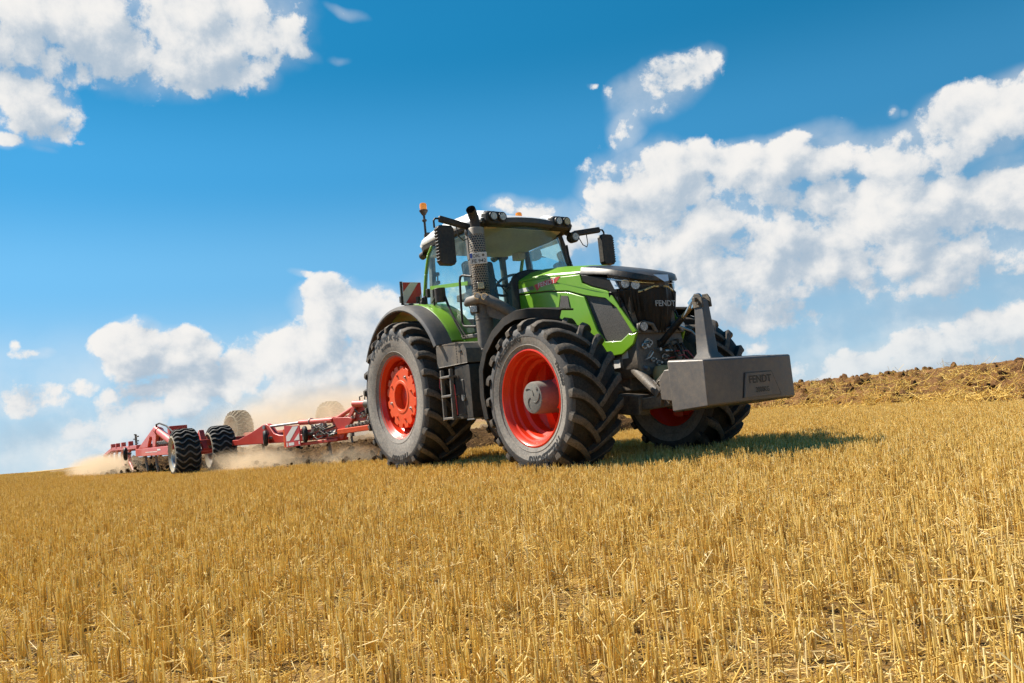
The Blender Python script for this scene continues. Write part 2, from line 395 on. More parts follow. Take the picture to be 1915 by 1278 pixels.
def mat_glass(name, tint, gloss=0.08):
    m, t, b = mat(name)
    t.nodes.remove(b)
    out = t.nodes['Material Output']
    tr = nd(t, 'ShaderNodeBsdfTransparent')
    tr.inputs[0].default_value = tint + (1,)
    gl = nd(t, 'ShaderNodeBsdfGlossy')
    gl.inputs['Roughness'].default_value = 0.02
    gl.inputs['Color'].default_value = (1, 1, 1, 1)
    df = nd(t, 'ShaderNodeBsdfDiffuse')
    df.inputs[0].default_value = (0.52, 0.64, 0.62, 1)  # bluish-white film: reflected sky and haze put into the pane colour
    fr = nd(t, 'ShaderNodeFresnel')
    fr.inputs['IOR'].default_value = 1.5
    mx = nd(t, 'ShaderNodeMixShader')
    o = nd(t, 'ShaderNodeTexCoord').outputs['Object']
    sky_haze = maprange(t, noise(t, o, 5.0, 6.0, 0.6), 0.38, 0.75, 0.02, 0.17)
    t.links.new(sky_haze, mx.inputs[0])
    t.links.new(tr.outputs[0], mx.inputs[1])
    t.links.new(df.outputs[0], mx.inputs[2])
    mx2 = nd(t, 'ShaderNodeMixShader')
    t.links.new(math_n(t, 'MULTIPLY', fr.outputs[0], 0.75), mx2.inputs[0])
    t.links.new(mx.outputs[0], mx2.inputs[1])
    t.links.new(gl.outputs[0], mx2.inputs[2])
    t.links.new(mx2.outputs[0], out.inputs['Surface'])
    return m


M['glass'] = mat_glass('tinted_glass', (0.80, 0.98, 0.98))


def mat_lens(name, col, trans=0.0, rough=0.12, em=0.0):
    m, t, b = mat(name)
    b.inputs['Base Color'].default_value = col + (1,)
    b.inputs['Roughness'].default_value = rough
    b.inputs['Coat Weight'].default_value = 0.8
    o = nd(t, 'ShaderNodeTexCoord').outputs['Object']
    vo = nd(t, 'ShaderNodeTexVoronoi')
    vo.inputs['Scale'].default_value = 55
    t.links.new(o, vo.inputs['Vector'])
    t.links.new(mixrgb(t, maprange(t, vo.outputs['Distance'], 0.1, 0.6), col, tuple(c * 0.45 for c in col)), b.inputs['Base Color'])
    if em:
        b.inputs['Emission Color'].default_value = col + (1,)
        b.inputs['Emission Strength'].default_value = em
    return m


M['lamp'] = mat_lens('lamp_lens', (0.78, 0.78, 0.74))
M['lamp_warm'] = mat_lens('warm_lamp_lens', (0.80, 0.62, 0.28))
M['amber'] = mat_lens('amber_lens', (0.85, 0.28, 0.01), em=0.25)
M['drl'] = mat_lens('light_strip', (0.80, 0.72, 0.40))
M['mirror_glass'] = paint('silvery_strip', (0.62, 0.74, 0.86), 0.08, metal=1.0, dust=0.03)


def mat_perforated():
    m, t, b = mat('perforated_heat_shield')
    s = nd(t, 'ShaderNodeSeparateXYZ')
    t.links.new(nd(t, 'ShaderNodeTexCoord').outputs['Object'], s.inputs[0])
    a = math_n(t, 'ARCTAN2', math_n(t, 'ADD', s.outputs[1], 0.86), math_n(t, 'SUBTRACT', s.outputs[0], 1.72))
    u = math_n(t, 'MULTIPLY', a, 20 / (2 * PI))
    v = math_n(t, 'MULTIPLY', s.outputs[2], 1 / 0.030)
    row = math_n(t, 'FLOOR', v)
    fu = math_n(t, 'SUBTRACT', math_n(t, 'FRACT', math_n(t, 'MULTIPLY_ADD', math_n(t, 'MODULO', row, 2.0), 0.5, math_n(t, 'ADD', u, 40))), 0.5)
    fv = math_n(t, 'SUBTRACT', math_n(t, 'FRACT', v), 0.5)
    d = math_n(t, 'SQRT', math_n(t, 'ADD', math_n(t, 'MULTIPLY', fu, fu), math_n(t, 'MULTIPLY', fv, fv)))
    hole = maprange(t, d, 0.30, 0.40)
    solid = math_n(t, 'MAXIMUM', maprange(t, s.outputs[2], 2.95, 2.96), maprange(t, s.outputs[2], 2.15, 2.14))
    hole = math_n(t, 'MAXIMUM', hole, solid)
    o = nd(t, 'ShaderNodeTexCoord').outputs['Object']
    metalc = mixrgb(t, noise(t, o, 12, 5, 0.6), (0.16, 0.13, 0.10), (0.44, 0.36, 0.26))
    t.links.new(mixrgb(t, hole, (0.006, 0.006, 0.006), metalc), b.inputs['Base Color'])
    b.inputs['Roughness'].default_value = 0.5
    bp = nd(t, 'ShaderNodeBump')
    bp.inputs['Distance'].default_value = 0.008
    t.links.new(hole, bp.inputs['Height'])
    t.links.new(bp.outputs[0], b.inputs['Normal'])
    return m


M['perforated'] = mat_perforated()


def mat_mesh_panel():
    m, t, b = mat('fine_black_mesh')
    o = nd(t, 'ShaderNodeTexCoord').outputs['Object']
    vo = nd(t, 'ShaderNodeTexVoronoi')
    vo.inputs['Scale'].default_value = 110
    t.links.new(o, vo.inputs['Vector'])
    f = maprange(t, vo.outputs['Distance'], 0.25, 0.45)
    n = noise(t, o, 4, 5, 0.6)
    t.links.new(mixrgb(t, f, (0.012, 0.012, 0.012), mixrgb(t, n, (0.05, 0.046, 0.042), (0.12, 0.105, 0.09))), b.inputs['Base Color'])
    b.inputs['Roughness'].default_value = 0.6
    return m


M['mesh_panel'] = mat_mesh_panel()


# ------------------------------------------------------------------ mesh building
class MB:
    def __init__(self):
        self.v, self.f, self.m = [], [], []

    def add(self, vs, fs, mi=0):
        o = len(self.v)
        self.v += [tuple(map(float, p)) for p in vs]
        for k, f in enumerate(fs):
            self.f.append(tuple(i + o for i in f))
            self.m.append(mi[k] if isinstance(mi, (list, tuple)) else mi)
        return self

    def box(self, c, s, mi=0, rot=None):
        hx, hy, hz = s[0] / 2, s[1] / 2, s[2] / 2
        pts = [Vector((x, y, z)) for x in (-hx, hx) for y in (-hy, hy) for z in (-hz, hz)]
        if rot is not None:
            pts = [rot @ p for p in pts]
        pts = [p + Vector(c) for p in pts]
        return self.add(pts, [(0, 1, 3, 2), (4, 6, 7, 5), (0, 4, 5, 1), (2, 3, 7, 6), (0, 2, 6, 4), (1, 5, 7, 3)], mi)

    def span(self, x0, x1, y0, y1, z0, z1, mi=0):
        return self.box(((x0 + x1) / 2, (y0 + y1) / 2, (z0 + z1) / 2), (abs(x1 - x0), abs(y1 - y0), abs(z1 - z0)), mi)

    def bar(self, a, b, w, h, mi=0, up=(0, 0, 1)):
        """a square bar from a to b, w wide, h tall"""
        a, b = Vector(a), Vector(b)
        d = b - a
        L = d.length
        d.normalize()
        side = d.cross(Vector(up))
        if side.length < 1e-4:
            side = d.cross(Vector((0, 1, 0)))
        side.normalize()
        u = side.cross(d)
        rot = Matrix((d, side, u)).transposed()
        return self.box((a + b) / 2, (L, w, h), mi, rot)

    def prism(self, outline, fn, d0, d1, mi=0):
        """outline (a, b) points; fn(a, b, d) gives the point"""
        n = len(outline)
        area = sum(outline[i][0] * outline[(i + 1) % n][1] - outline[(i + 1) % n][0] * outline[i][1] for i in range(n))
        vs = [fn(a, b, d0) for a, b in outline] + [fn(a, b, d1) for a, b in outline]
        fs = [tuple(range(n)), tuple(range(2 * n - 1, n - 1, -1))] + [(i, i + n, (i + 1) % n + n, (i + 1) % n) for i in range(n)]
        p = [Vector(v) for v in vs]
        nrm = (p[1] - p[0]).cross(p[2] - p[1])
        # orient outward: the d0 cap has to look away from d1
        cen0 = sum(p[:n], Vector()) / n
        cen1 = sum(p[n:], Vector()) / n
        nn = Vector()
        for i in range(n):
            nn += (p[i] - cen0).cross(p[(i + 1) % n] - cen0)
        if nn.dot(cen1 - cen0) > 0:
            fs = [tuple(reversed(f)) for f in fs]
        return self.add(vs, fs, mi)

    def tube(self, pts, r, n=10, mi=0, caps=True):
        pts = [Vector(p) for p in pts]
        rs = r if isinstance(r, (list, tuple)) else [r] * len(pts)
        t0 = (pts[1] - pts[0]).normalized()
        ref = Vector((0, 0, 1)) if abs(t0.z) < 0.9 else Vector((1, 0, 0))
        nrm = (ref - t0 * ref.dot(t0)).normalized()
        vs = []
        for i, p in enumerate(pts):
            if i == 0:
                t = t0
            elif i == len(pts) - 1:
                t = (pts[i] - pts[i - 1]).normalized()
            else:
                t = ((pts[i + 1] - pts[i]).normalized() + (pts[i] - pts[i - 1]).normalized()).normalized()
            nrm = (nrm - t * nrm.dot(t)).normalized()
            bi = t.cross(nrm)
            for k in range(n):
                a = 2 * PI * k / n
                vs.append(p + (nrm * math.cos(a) + bi * math.sin(a)) * rs[i])
        fs = []
        for i in range(len(pts) - 1):
            for k in range(n):
                k2 = (k + 1) % n
                fs.append((i * n + k, i * n + k2, (i + 1) * n + k2, (i + 1) * n + k))
        if caps:
            fs.append(tuple(reversed(range(n))))
            fs.append(tuple(range((len(pts) - 1) * n, len(pts) * n)))
        return self.add(vs, fs, mi)

    def lathe(self, prof, c, axis='Y', n=48, mi=0, closed=False, a0=0.0, a1=None):
        """prof: (r, h) pairs; revolved round the axis through c"""
        full = a1 is None
        steps = n if full else n + 1
        vs = []
        for k in range(steps):
            a = 2 * PI * k / n if full else a0 + (a1 - a0) * k / n
            ca_, sa2 = math.cos(a), math.sin(a)
            for r, h in prof:
                if axis == 'Y':
                    vs.append((c[0] + r * ca_, c[1] + h, c[2] + r * sa2))
                elif axis == 'Z':
                    vs.append((c[0] + r * ca_, c[1] + r * sa2, c[2] + h))
                else:
                    vs.append((c[0] + h, c[1] + r * ca_, c[2] + r * sa2))
        m_ = len(prof)
        fs, ms = [], []
        for k in range(n):
            k2 = (k + 1) % steps
            for i in range(m_ if closed else m_ - 1):
                i2 = (i + 1) % m_
                q = (k * m_ + i, k * m_ + i2, k2 * m_ + i2, k2 * m_ + i)
                fs.append(q)
                ms.append(mi[i] if isinstance(mi, (list, tuple)) else mi)
        return self.add(vs, fs, ms)

    def cyl(self, a, b, r, n=20, mi=0, r2=None):
        return self.tube([a, b], [r, r if r2 is None else r2], n, mi)

    def loft(self, rings, mi=0, closed=True, caps=True):
        n = len(rings[0])
        vs = [p for rg in rings for p in rg]
        fs = []
        for i in range(len(rings) - 1):
            for k in range(n if closed else n - 1):
                k2 = (k + 1) % n
                fs.append((i * n + k, i * n + k2, (i + 1) * n + k2, (i + 1) * n + k))
        if caps:
            fs.append(tuple(reversed(range(n))))
            fs.append(tuple(range((len(rings) - 1) * n, len(rings) * n)))
        return self.add(vs, fs, mi)

    def ball(self, c, r, n=12, mi=0, squash=(1, 1, 1)):
        prof = [(max(1e-4, math.sin(PI * i / (n // 2))), -math.cos(PI * i / (n // 2))) for i in range(n // 2 + 1)]
        o = len(self.v)
        self.lathe(prof, (0, 0, 0), 'Z', n, mi)
        for i in range(o, len(self.v)):
            x, y, z = self.v[i]
            self.v[i] = (c[0] + x * r * squash[0], c[1] + y * r * squash[1], c[2] + z * r * squash[2])
        return self

    def torus(self, c, R0, r, axis='Y', n=24, k=8, mi=0):
        prof = [(R0 + r * math.cos(2 * PI * i / k), r * math.sin(2 * PI * i / k)) for i in range(k)]
        return self.lathe(prof, c, axis, n, mi, closed=True)

    def mirror(self):
        """the same shape on the other side of the tractor"""
        b = MB()
        b.v = [(x, -y, z) for x, y, z in self.v]
        b.f = [tuple(reversed(f)) for f in self.f]
        b.m = list(self.m)
        return b

    def merge(self, o):
        return self.add(o.v, o.f, o.m)

    def islands(self):
        """the separate pieces of this shape"""
        par = list(range(len(self.v)))

        def find(a):
            while par[a] != a:
                par[a] = par[par[a]]
                a = par[a]
            return a
        for f in self.f:
            r = find(f[0])
            for i in f[1:]:
                par[find(i)] = r
        out = {}
        for f, m_ in zip(self.f, self.m):
            out.setdefault(find(f[0]), []).append((f, m_))
        res = []
        for fl_ in out.values():
            b = MB()
            ix = {}
            for f, m_ in fl_:
                for i in f:
                    if i not in ix:
                        ix[i] = len(b.v)
                        b.v.append(self.v[i])
                b.f.append(tuple(ix[i] for i in f))
                b.m.append(m_)
            res.append(b)
        return res

    def build_each(self, name, mats, parent=None, **kw):
        return [b.build(name, mats, parent, **kw) for b in self.islands()]

    def build(self, name, mats, parent=None, bevel=0.0, smooth=35, seg=2, recalc=True):
        me = bpy.data.meshes.new(name)
        me.from_pydata(self.v, [], self.f)
        for m_ in (mats if isinstance(mats, (list, tuple)) else [mats]):
            me.materials.append(M[m_] if isinstance(m_, str) else m_)
        if len(me.materials) > 1:
            me.polygons.foreach_set('material_index', self.m)
        if recalc:
            import bmesh
            bm = bmesh.new()
            bm.from_mesh(me)
            bmesh.ops.recalc_face_normals(bm, faces=bm.faces)
            bm.to_mesh(me)
            bm.free()
        if smooth:
            me.shade_smooth()
            me.set_sharp_from_angle(angle=R(smooth))
        me.update()
        o = bpy.data.objects.new(name, me)
        C.objects.link(o)
        if parent is not None:
            o.parent = parent
            if parent.type == 'EMPTY' and parent.parent is None:
                o.location = -parent.location                      # shapes are written in world metres
        if bevel:
            bv = o.modifiers.new('bevel', 'BEVEL')
            bv.width = bevel
            bv.segments = seg
            bv.limit_method = 'ANGLE'
            bv.angle_limit = R(38)
            bv.use_clamp_overlap = True
        return o


def tag(o, label=None, cat=None, group=None, kind=None):
    for k, v in (('label', label), ('category', cat), ('group', group), ('kind', kind)):
        if v:
            o[k] = v
    return o


def empty(name, parent=None):
    o = bpy.data.objects.new(name, None)
    C.objects.link(o)
    if parent is not None:
        o.parent = parent
    return o


XZ = lambda a, b, d: (a, d, b)      # outline in X-Z, depth along Y
YZ = lambda a, b, d: (d, a, b)      # outline in Y-Z, depth along X
XY = lambda a, b, d: (a, b, d)

_text_cache = {}


def text_mesh(s, bold=0.02, shear=0.0, depth=0.0):
    """letter outlines as plain polygons, cap height 1"""
    key = (s, bold, shear, depth)
    if key not in _text_cache:
        cu = bpy.data.curves.new('lettering', 'FONT')
        cu.body = s
        cu.size = 1.0
        cu.offset = bold
        cu.shear = shear
        cu.extrude = depth
        cu.resolution_u = 3
        ob = bpy.data.objects.new('lettering', cu)
        C.objects.link(ob)
        dg = bpy.context.evaluated_depsgraph_get()
        me = bpy.data.meshes.new_from_object(ob.evaluated_get(dg))
        vs = [tuple(v.co) for v in me.vertices]
        fs = [tuple(p.vertices) for p in me.polygons]
        bpy.data.objects.remove(ob)
        bpy.data.curves.remove(cu)
        bpy.data.meshes.remove(me)
        x0 = min(v[0] for v in vs); x1 = max(v[0] for v in vs)
        y0 = min(v[1] for v in vs); y1 = max(v[1] for v in vs)
        h = y1 - y0
        vs = [((v[0] - x0) / h, (v[1] - y0) / h, v[2] / h) for v in vs]
        _text_cache[key] = (vs, fs, (x1 - x0) / h)
    return _text_cache[key]


def lettering(s, fn, height, parent, material, name='lettering', bold=0.02, shear=0.0, width=None, depth=0.0, extra=None):
    """fn(x, y, z) maps flat letter coordinates in metres (x centred) to the surface"""
    vs, fs, w = text_mesh(s, bold, shear, depth / height if depth else 0.0)
    sx = height if width is None else width / w
    mb = MB()
    mb.add([fn((v[0] - w / 2) * sx, v[1] * height, v[2] * height) for v in vs], fs)
    return mb.build(name, material, parent, smooth=0, recalc=False)


# ------------------------------------------------------------------ tyres and wheels
def tyre_profile(Rr, w, rl):
    """half profile of the carcass from crown centre to bead: (r, y)"""
    h = w / 2
    return [(Rr - 0.055, 0.0), (Rr - 0.058, 0.4 * h), (Rr - 0.070, 0.72 * h), (Rr - 0.098, 0.90 * h), (Rr - 0.135, 0.975 * h),
            (Rr - 0.20, 1.0 * h), ((Rr + rl) / 2 - 0.02, 0.995 * h), (rl + 0.07, 0.95 * h), (rl + 0.025, 0.90 * h), (rl - 0.02, 0.83 * h), (rl - 0.035, 0.6 * h)]


def prof_at(prof, y_or_t, n=200):
    d = [0]
    for a, b in zip(prof, prof[1:]):
        d.append(d[-1] + math.hypot(b[0] - a[0], b[1] - a[1]))
    t = y_or_t
    for i in range(len(prof) - 1):
        if t <= d[i + 1] or i == len(prof) - 2:
            f = (t - d[i]) / (d[i + 1] - d[i])
            a, b = prof[i], prof[i + 1]
            p = (a[0] + (b[0] - a[0]) * f, a[1] + (b[1] - a[1]) * f)
            tx, ty = b[0] - a[0], b[1] - a[1]
            L = math.hypot(tx, ty)
            return p, (ty / L, -tx / L)
    return prof[-1], (0, 1)


def side_y(prof, r):
    """outer half width of the carcass at radius r on the sidewall"""
    pr = prof[3:]
    for a, b in zip(pr, pr[1:]):
        if a[0] >= r >= b[0]:
            f = (a[0] - r) / (a[0] - b[0])
            return a[1] + (b[1] - a[1]) * f
    return pr[-1][1]


def ag_tyre(Rr, w, rl, nl, parent, lug_h=0.058):
    """tractor tyre: carcass with dusty sidewalls plus staggered curved lugs"""
    half = tyre_profile(Rr, w, rl)
    prof = [(r, -y) for r, y in reversed(half)] + half[1:]
    nseg = len(prof) - 1
    k = len(half) - 1
    mi = []
    for i in range(nseg):
        j = i if i < k else nseg - 1 - i          # distance from the bead
        mi.append(2 if j < 5 else (1 if j < 7 else 0))
    mb = MB()
    mb.lathe(prof, (0, 0, 0), 'Y', 120, mi)
    # lugs
    d = [0]
    for a, b in zip(half, half[1:]):
        d.append(d[-1] + math.hypot(b[0] - a[0], b[1] - a[1]))
    t_sh = d[3]
    t_end = d[4] + 0.004
    for side in (-1, 1):
        for q in range(nl):
            a0 = 2 * PI * (q + (0.5 if side > 0 else 0.0)) / nl
            jit = rng.normal(0, 0.003)
            N = 11
            path = []
            for s in range(N):
                t = -0.035 + (t_end + 0.035) * s / (N - 1)
                (r, y), (nr, ny) = prof_at(half, abs(t))
                if t < 0:
                    y, ny = -y, -ny
                u = 1 - min(1, max(0, (t + 0.035) / (t_sh + 0.035)))      # 1 at centre, 0 at the shoulder
                off = -(0.40 * w / Rr) * (0.62 * u + 0.55 * u * u) + jit
                tail = max(0.0, (t - t_sh) / (t_end - t_sh))
                h = lug_h * (1 - 0.55 * tail ** 1.3)
                wid = 0.050 + 0.028 * (1 - u) ** 2 - 0.012 * tail
                path.append((t, r, y, nr, ny, a0 + off, h, wid))
            vs, fs = [], []

            def P(r, y, a):
                return Vector((r * math.cos(a), side * y, r * math.sin(a)))
            pts = [P(r, y, a) for (_, r, y, _, _, a, _, _) in path]
            for s, (t, r, y, nr, ny, a, h, wid) in enumerate(path):
                nv = Vector((nr * math.cos(a), side * ny, nr * math.sin(a))).normalized()
                tg = (pts[min(s + 1, N - 1)] - pts[max(s - 1, 0)]).normalized()
                sd = nv.cross(tg).normalized()
                p = pts[s]
                lo = p - nv * 0.012
                wb, wt_ = wid * 0.80, wid * 0.5
                hh = h * (0.75 if s == 0 else 1.0)
                vs += [lo - sd * wb, p + nv * hh * 0.9 - sd * wt_ * 1.08, p + nv * hh - sd * wt_ * 0.8, p + nv * hh + sd * wt_ * 0.8, p + nv * hh * 0.9 + sd * wt_ * 1.08, lo + sd * wb]
            K = 6
            for s in range(N - 1):
                for e in range(K - 1):
                    fs.append((s * K + e, s * K + e + 1, (s + 1) * K + e + 1, (s + 1) * K + e))
            fs.append(tuple(range(K - 1, -1, -1)))
            fs.append(tuple((N - 1) * K + e for e in range(K)))
            nf = len(fs)
            mb.add(vs, fs, [3 if (i % (K - 1) in (1, 2, 3)) and i < nf - 2 else 0 for i in range(nf)])
    # moulded ribs round the bead and faint blocks on the sidewall
    for side in (-1, 1):
        r1 = rl + 0.055
        mb.torus((0, side * (side_y(half, r1) + 0.001), 0), r1, 0.006, 'Y', 90, 6, 2)
    return mb.build('tyre', ['tread', 'shoulder', 'sidewall', 'lug'], parent, smooth=32), half


def arc_text(s, half, r0, a_mid, h, parent, width=None, lift=0.003, side=-1):
    vs, fs, w = text_mesh(s, 0.05, 0.12, 0.0)
    sx = h if width is None else width / w

    def fn(x, y, z):
        r = r0 + y
        a = a_mid - x / r0
        return (r * math.cos(a), side * (side_y(half, r) + lift), r * math.sin(a))
    return lettering(s, fn, h, parent, 'letter_black', bold=0.05, shear=0.12, width=width)


def rear_wheel(parent, loc, mirror=False):
    wh = empty('rear_wheel', parent)
    wh.location = loc
    if mirror:
        wh.rotation_euler = (0, 0, 0)
    w, Rr, rl = 0.74, 1.06, 0.585
    sg = 1 if mirror else -1
    ty, half = ag_tyre(Rr, w, rl, 23, wh)
    if mirror:
        pass
    # rim: lip, barrel and dished disc, all facing outwards (sg)
    f = sg * 0.315
    mb = MB()
    prof = [(rl + 0.010, f - sg * 0.018), (rl + 0.014, f), (rl - 0.004, f + sg * 0.004), (rl - 0.022, f - sg * 0.012), (rl - 0.040, f - sg * 0.05),
            (rl - 0.062, f - sg * 0.07), (rl - 0.070, f - sg * 0.15), (rl - 0.095, f - sg * 0.17), (rl - 0.115, f - sg * 0.24), (rl - 0.115, f - sg * 0.45), (rl - 0.05, f - sg * 0.55), (rl + 0.012, f - sg * 0.62)]
    mb.lathe(prof, (0, 0, 0), 'Y', 96)
    mb.build('rim', 'red_rim', wh, smooth=40)
    # disc with notched edge, lightening slots and centre hole
    n = 192
    ro, ri = 0.438, 0.19
    yo = f - sg * 0.06
    outer, notch = [], []
    for k in range(n):
        a = 2 * PI * k / n
        ph = (a / (2 * PI) * 8) % 1.0
        r = ro
        if ph < 0.13 or ph > 0.87:
            r = ro - 0.065 * (1 - (min(ph, 1 - ph) / 0.13) ** 4)
        elif abs(ph - 0.5) < 0.05:
            r = ro - 0.035
        outer.append((r * math.cos(a), r * math.sin(a)))
    mb = MB()
    vs, fs = [], []
    rings = [('o', 0.0), ('i1', 0.0), ('i2', 0.03), ('i3', -0.02)]
    for k in range(n):
        a = 2 * PI * k / n
        x, z = outer[k]
        vs += [(x, yo - sg * 0.16, z), (x, yo, z), (0.235 * math.cos(a), yo, 0.235 * math.sin(a)), (0.228 * math.cos(a), yo + sg * 0.008, 0.228 * math.sin(a)),
               (ri * math.cos(a), yo + sg * 0.008, ri * math.sin(a)), (ri * math.cos(a), yo - sg * 0.10, ri * math.sin(a))]
    for k in range(n):
        k2 = (k + 1) % n
        for i in range(5):
            fs.append((k * 6 + i, k * 6 + i + 1, k2 * 6 + i + 1, k2 * 6 + i))
    mb.add(vs, fs)
    mb.build('wheel_disc', 'orange_red', wh, smooth=30, bevel=0.004)
    mb = MB()
    mb.lathe([(0.0001, yo - sg * 0.07), (0.12, yo - sg * 0.075), (0.20, yo - sg * 0.10), (ri + 0.003, yo - sg * 0.12)], (0, 0, 0), 'Y', 48)
    mb.build('axle_hub', 'red_rim', wh)
    for k in range(8):
        a = 2 * PI * (k + 0.28) / 8
        mb = MB()
        c = (0.315 * math.cos(a), yo, 0.315 * math.sin(a))
        mb.cyl((c[0], yo - sg * 0.01, c[2]), (c[0], yo + sg * 0.022, c[2]), 0.014, 6)
        mb.cyl((c[0], yo - sg * 0.01, c[2]), (c[0], yo + sg * 0.005, c[2]), 0.024, 16)
        mb.build('wheel_bolt', 'steel' if k % 3 == 1 else 'orange_red', wh)
    if not mirror:
        arc_text('VF 750/70 R 44', half, 0.80, R(103), 0.085, wh, width=0.95)
        arc_text('BLUETIRE', half, 0.715, R(100), 0.05, wh, width=0.30)
        arc_text('TM1060', half, 0.80, R(-86), 0.09, wh, width=0.50)
    return wh


def front_wheel(parent, loc, mirror=False):
    wh = empty('front_wheel', parent)
    wh.location = loc
    w, Rr, rl = 0.64, 0.862, 0.514
    sg = 1 if mirror else -1
    ty, half = ag_tyre(Rr, w, rl, 20, wh, lug_h=0.056)
    f = sg * 0.285
    mb = MB()
    prof = [(rl + 0.010, f - sg * 0.018), (rl + 0.013, f), (rl - 0.004, f + sg * 0.004), (rl - 0.022, f - sg * 0.012), (rl - 0.036, f - sg * 0.05),
            (rl - 0.055, f - sg * 0.06), (rl - 0.062, f - sg * 0.11), (rl - 0.085, f - sg * 0.125), (rl - 0.10, f - sg * 0.20), (rl - 0.135, f - sg * 0.22), (rl - 0.14, f - sg * 0.33), (0.30, f - sg * 0.36), (0.18, f - sg * 0.36)]
    mb.lathe(prof, (0, 0, 0), 'Y', 96)
    mb.lathe([(rl - 0.14, f - sg * 0.33), (rl - 0.09, f - sg * 0.48), (rl + 0.012, f - sg * 0.55)], (0, 0, 0), 'Y', 96)
    for k in range(5):                                             # wedge gussets between hub and barrel
        a = 2 * PI * (k + 0.62) / 5
        d = Vector((math.cos(a), 0, math.sin(a)))
        s = Vector((-math.sin(a), 0, math.cos(a)))
        y0, y1 = f - sg * 0.365, f - sg * 0.25
        p = [d * 0.17 - s * 0.055, d * 0.17 + s * 0.055, d * 0.40 + s * 0.085, d * 0.40 - s * 0.085]
        top = [Vector((q.x, y1 if i < 2 else y0 + sg * 0.02, q.z)) for i, q in enumerate(p)]
        bot = [Vector((q.x, y0, q.z)) for q in p]
        mb.add(bot + top, [(0, 1, 2, 3), (7, 6, 5, 4), (0, 4, 5, 1), (1, 5, 6, 2), (2, 6, 7, 3), (3, 7, 4, 0)])
    for k in range(10):
        a = 2 * PI * k / 10
        mb.cyl((0.235 * math.cos(a), f - sg * 0.365, 0.235 * math.sin(a)), (0.235 * math.cos(a), f - sg * 0.33, 0.235 * math.sin(a)), 0.018, 6)
    mb.build('rim', 'red_rim', wh, smooth=40)
    hub_face = f - sg * 0.03
    mb = MB()
    mb.lathe([(0.185, f - sg * 0.37), (0.178, f - sg * 0.20), (0.172, hub_face - sg * 0.02), (0.165, hub_face - sg * 0.004), (0.155, hub_face), (0.0001, hub_face + sg * 0.002)], (0, 0, 0), 'Y', 64)
    for k in range(3):                                             # curved ribs cast into the cap
        pts = []
        for i in range(9):
            r = 0.035 + 0.105 * i / 8
            a = 2 * PI * k / 3 + 0.9 + 1.5 * (i / 8) ** 1.2
            pts.append((r * math.cos(a), hub_face + sg * 0.003, r * math.sin(a)))
        mb.tube(pts, 0.006, 6)
    mb.cyl((0.09, hub_face, 0.095), (0.09, hub_face + sg * 0.008, 0.095), 0.016, 12)
    mb.build('hub', 'hub_grey', wh, smooth=40)
    if not mirror:
        arc_text('TRELLEBORG', half, 0.610, R(118), 0.092, wh, width=0.56)
        arc_text('TRELLEBORG', half, 0.610, R(-69), 0.092, wh, width=0.62)
        arc_text('TM1060', half, 0.605, R(20), 0.055, wh, width=0.26)
    return wh


tractor = empty('tractor')
tag(tractor, 'large green tractor with red wheels and a closed cab driving over the stubble', 'tractor')
T = tractor
RWY, FWY, WB = 0.99, 1.03, 3.15
rear_wheel(T, (0, -RWY, 1.05))
rear_wheel(T, (0, RWY, 1.05), True)
front_wheel(T, (WB, -FWY, 0.815))
front_wheel(T, (WB, FWY, 0.815), True)

# ------------------------------------------------------------------ chassis
mb = MB()
mb.span(-0.55, 1.0, -0.36, 0.36, 0.72, 1.40)
mb.span(1.0, 2.2, -0.32, 0.32, 0.66, 1.45)
mb.span(2.2, 3.6, -0.26, 0.26, 0.78, 1.40)
mb.span(1.9, 3.5, -0.36, 0.36, 1.40, 1.62)
mb.cyl((0, -0.62, 1.05), (0, 0.62, 1.05), 0.19, 24)
mb.cyl((0, -0.95, 1.05), (0, 0.95, 1.05), 0.11, 20)
mb.span(0.9, 1.7, -0.62, -0.30, 0.74, 1.22)
mb.span(0.6, 1.9, 0.30, 0.85, 0.72, 1.6)
mb.span(-0.75, -0.45, -0.30, 0.30, 0.85, 1.5)
mb.build('chassis', 'dark_metal', T, bevel=0.02)
mb = MB()
mb.cyl((WB, -0.95, 0.815), (WB, 0.95, 0.815), 0.105, 20)
mb.cyl((WB, -0.80, 0.815), (WB, -0.62, 0.815), 0.19, 24)
mb.cyl((WB, 0.62, 0.815), (WB, 0.80, 0.815), 0.19, 24)
mb.span(WB - 0.17, WB + 0.17, -0.62, 0.62, 0.66, 0.90)
mb.span(WB - 0.1, WB + 0.12, -0.30, 0.30, 0.90, 1.2)
mb.cyl((WB + 0.26, -0.62, 0.82), (WB + 0.26, 0.62, 0.82), 0.035, 12)
mb.cyl((WB + 0.26, -0.34, 0.82), (WB + 0.26, 0.34, 0.82), 0.06, 16)
mb.build('front_axle', 'dark_metal', T, bevel=0.012)
# shiny air tank just visible under the belly
mb = MB()
mb.cyl((1.75, -0.55, 0.70), (2.35, -0.55, 0.70), 0.12, 24)
mb.ball((1.75, -0.55, 0.70), 0.12, 16); mb.ball((2.35, -0.55, 0.70), 0.12, 16)
mb.build('air_tank', 'steel', T)

# ------------------------------------------------------------------ hood
RING = [  # X, top z, shoulder z, half width
    (1.93, 2.455, 2.325, 0.465), (2.20, 2.44, 2.315, 0.465), (2.62, 2.385, 2.275, 0.463), (2.95, 2.325, 2.225, 0.460), (3.17, 2.275, 2.19, 0.457)]


def hood_ring(x, zt, zs, w, zb=None):
    zb = zs - 0.03 if zb is None else zb
    r = [(x, -w, zb), (x, -w, zs - 0.008), (x, -w + 0.014, zs + 0.012), (x, -w + 0.20, zt - 0.02), (x, -w + 0.28, zt), (x, 0, zt + 0.012)]
    return r + [(p[0], -p[1], p[2]) for p in reversed(r[:-1])]


